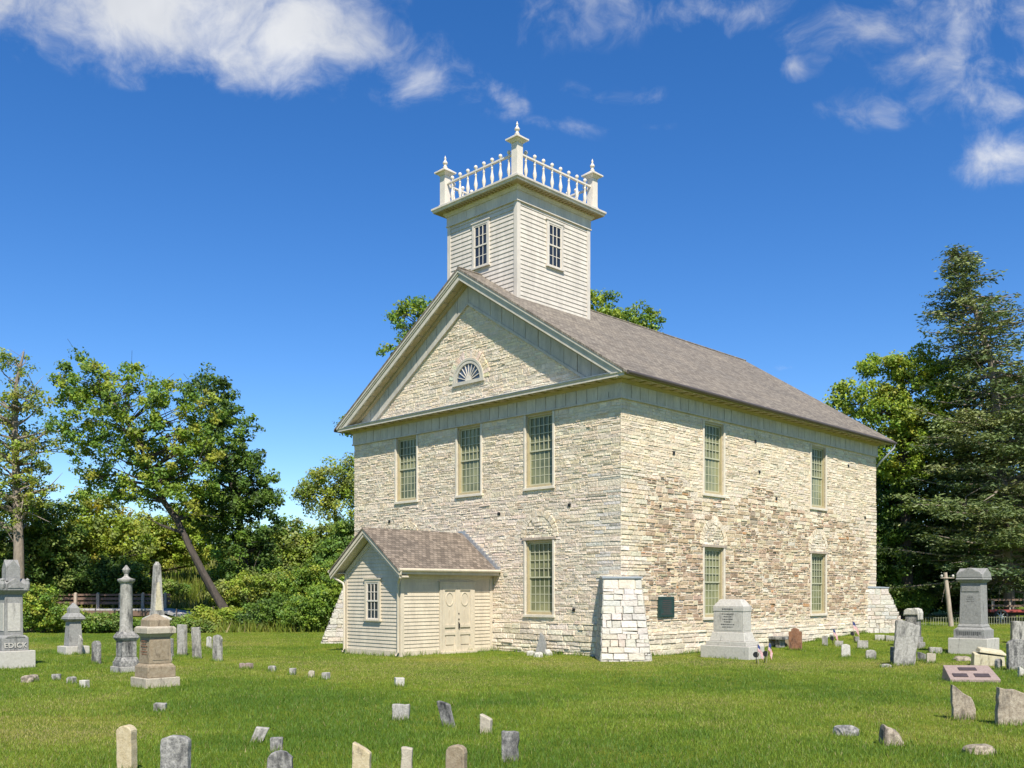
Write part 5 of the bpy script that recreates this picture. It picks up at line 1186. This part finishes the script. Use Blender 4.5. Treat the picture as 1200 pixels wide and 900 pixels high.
def far_fence():
    a, b = at_depth(1064, 51), at_depth(1260, 51); root = empty('wire_fence', a, 0, 'low pale picket fence across the lawn beyond the grey monument', 'fence')
    n = 66; mb = MB()
    for i in range(n + 1):
        p = a.lerp(b, i / n); z = gz(p.x, p.y) - a.z; mb.box(p.x - a.x - .009, p.x - a.x + .009, -.009, .009, z - .1, z + .44)
    mb.build('picket', 'fence_wire', root)
    mb = MB()
    for h in (.08, .40):
        for i in range(n):
            p, q = a.lerp(b, i / n), a.lerp(b, (i + 1) / n); zp, zq = gz(p.x, p.y) - a.z + h, gz(q.x, q.y) - a.z + h
            mb.tube([(p.x - a.x, .02, zp), (q.x - a.x, .02, zq)], .008, 4)
    mb.build('rail', 'fence_wire', root)
    for i in (0, 22, 44, 66):
        p = a.lerp(b, i / n); z = gz(p.x, p.y) - a.z; mb = MB(); mb.tube([(p.x - a.x, .05, z - .2), (p.x - a.x, .05, z + .55)], .03, 6); mb.build('post', 'iron_black', root)
far_fence()
p = at_depth(1115, 49.5); root = empty('utility_pole', p, 0, 'short leaning wooden pole with a small crossarm before the dark trees', 'pole'); tp = pt(1107.5, 671, 49.5) - p
mb = MB(); mb.tube([Vector((0, 0, -.2)), tp * .5, tp], [.13, .115, .10], 10); mb.build('shaft', 'weathered_wood', root, smooth=True)
mb = MB(); mb.box(tp.x - .30, tp.x + .40, -.17, -.11, tp.z - .30, tp.z - .25); mb.build('crossarm', 'weathered_wood', root, bevel=.01)
for e in (-.24, .34): mb = MB(); mb.lathe([(.05, tp.z - .24), (.07, tp.z - .18), (.04, tp.z - .12), (.01, tp.z - .10)], 8, 0, tp.x + e, -.15); mb.build('insulator', 'marble_white', root, smooth=True)
def wagon():
    p = at_depth(1190, 53.2); root = empty('farm_wagon', p, R(4), 'red flatbed wagon with stake sides parked under the trees at right', 'wagon')
    mb = MB(); mb.box(-1.9, 2.4, -.8, .8, .62, .76); mb.build('bed', 'red_paint', root, bevel=.01)
    for y in (-.78, .78):
        for x in (-1.8, -.8, .2, 1.2, 2.3): mb = MB(); mb.box(x - .035, x + .035, y - .03, y + .03, .76, 1.35); mb.build('stake', 'weathered_wood', root)
        for z in (.92, 1.25): mb = MB(); mb.box(-1.9, 2.4, y + .03 if y > 0 else y - .06, y + .06 if y > 0 else y - .03, z, z + .10); mb.build('side_board', 'brown_rail', root)
    for x in (-1.35, 1.6):
        for y in (-.85, .85):
            mb = MB(); n = 18
            for i in range(n):
                a0, a1 = 2 * math.pi * i / n, 2 * math.pi * (i + 1) / n
                q = [(x + r * math.cos(a), r * math.sin(a) + .38) for a, r in ((a0, .30), (a0, .40), (a1, .40), (a1, .30))]
                mb.hexa([(u, y - .07, v) for u, v in q] + [(u, y + .07, v) for u, v in q])
            w = mb.build('wheel', 'rubber', root)
            mb = MB()
            for i in range(8):
                a0 = math.pi * i / 4; mb.tube([(x, y, .38), (x + .31 * math.cos(a0), y, .38 + .31 * math.sin(a0))], .022, 5)
            mb.prism([(x + .08 * math.cos(t), .38 + .08 * math.sin(t)) for t in [math.pi * i / 5 for i in range(10)]], y - .09, y + .09); mb.build('rim', 'metal_flashing', w)
    mb = MB(); mb.box(-1.4, -1.3, -.85, .85, .33, .43); mb.box(1.55, 1.65, -.85, .85, .33, .43); mb.box(-1.9, 2.4, -.1, .1, .43, .62); mb.build('axle', 'iron_black', root)
wagon()

# longer grass the mower missed, round every stone and along the church walls
def tufts():
    rs = np.random.default_rng(9); X = []; Y = []; Hh = []
    for x, y, w, yaw in FEET:
        n = int(60 + 200 * abs(w)); c, q = math.cos(yaw), math.sin(yaw)
        if w < 0: t = rs.uniform(0, 4, n); e = .52; side = t.astype(int); f = (t % 1) * 2 * e - e; lx = np.select([side == 0, side == 1, side == 2], [f, f, e + 0 * f], -e); ly = np.select([side == 0, side == 1, side == 2], [-e + 0 * f, e + 0 * f, f], f)
        else: lx = rs.uniform(-w / 2 - .05, w / 2 + .05, n); ly = rs.normal(-.09, .05, n)
        lx = lx + rs.normal(0, .04, n); ly = ly + rs.normal(0, .03, n)
        X.append(x + lx * c - ly * q); Y.append(y + lx * q + ly * c); Hh.append(rs.uniform(.05, .15, n))
    for (a, b), (c, d) in (((-WF, -.06), (PX0, -.06)), ((PX1, -.08), (0, -.08)), ((PX0, PY0 - .06), (PX1, PY0 - .06)), ((PX1 + .06, PY0), (PX1 + .06, 0)), ((.08, 0), (.08, LS))):
        n = int(math.hypot(c - a, d - b) * 150); t = rs.random(n); lx = a + (c - a) * t + rs.normal(0, .05, n); ly = b + (d - b) * t + rs.normal(0, .05, n)
        X.append(C0.x + lx * cR - ly * sR); Y.append(C0.y + lx * sR + ly * cR); Hh.append(rs.uniform(.05, .2, n) * (.6 + .6 * (np.sin(t * 37) > 0)))
    x, y, h = np.concatenate(X), np.concatenate(Y), np.concatenate(Hh); n = len(x); z = ground_z(x, y); a = rs.uniform(0, 2 * np.pi, n); w = rs.uniform(.008, .016, n) * (1 + (y - 10) * .02)
    p0 = np.stack([x - np.cos(a) * w / 2, y - np.sin(a) * w / 2, z - .01], 1); p1 = np.stack([x + np.cos(a) * w / 2, y + np.sin(a) * w / 2, z - .01], 1); p2 = np.stack([x + rs.normal(0, .35, n) * h, y + rs.normal(0, .35, n) * h, z + h], 1)
    c = np.array([(.11, .20, .016), (.17, .26, .022), (.30, .29, .07)])[rs.choice(3, n, p=[.5, .38, .12])] * rs.uniform(.7, 1.2, (n, 1))
    o = np_mesh('grass_tufts', np.stack([p0, p1, p2], 1).reshape(-1, 3), 3, np.repeat(c, 3, 0), 'grass_blade'); tag(o, 'longer uncut grass round the gravestones and walls', 'grass', kind='stuff')
tufts()
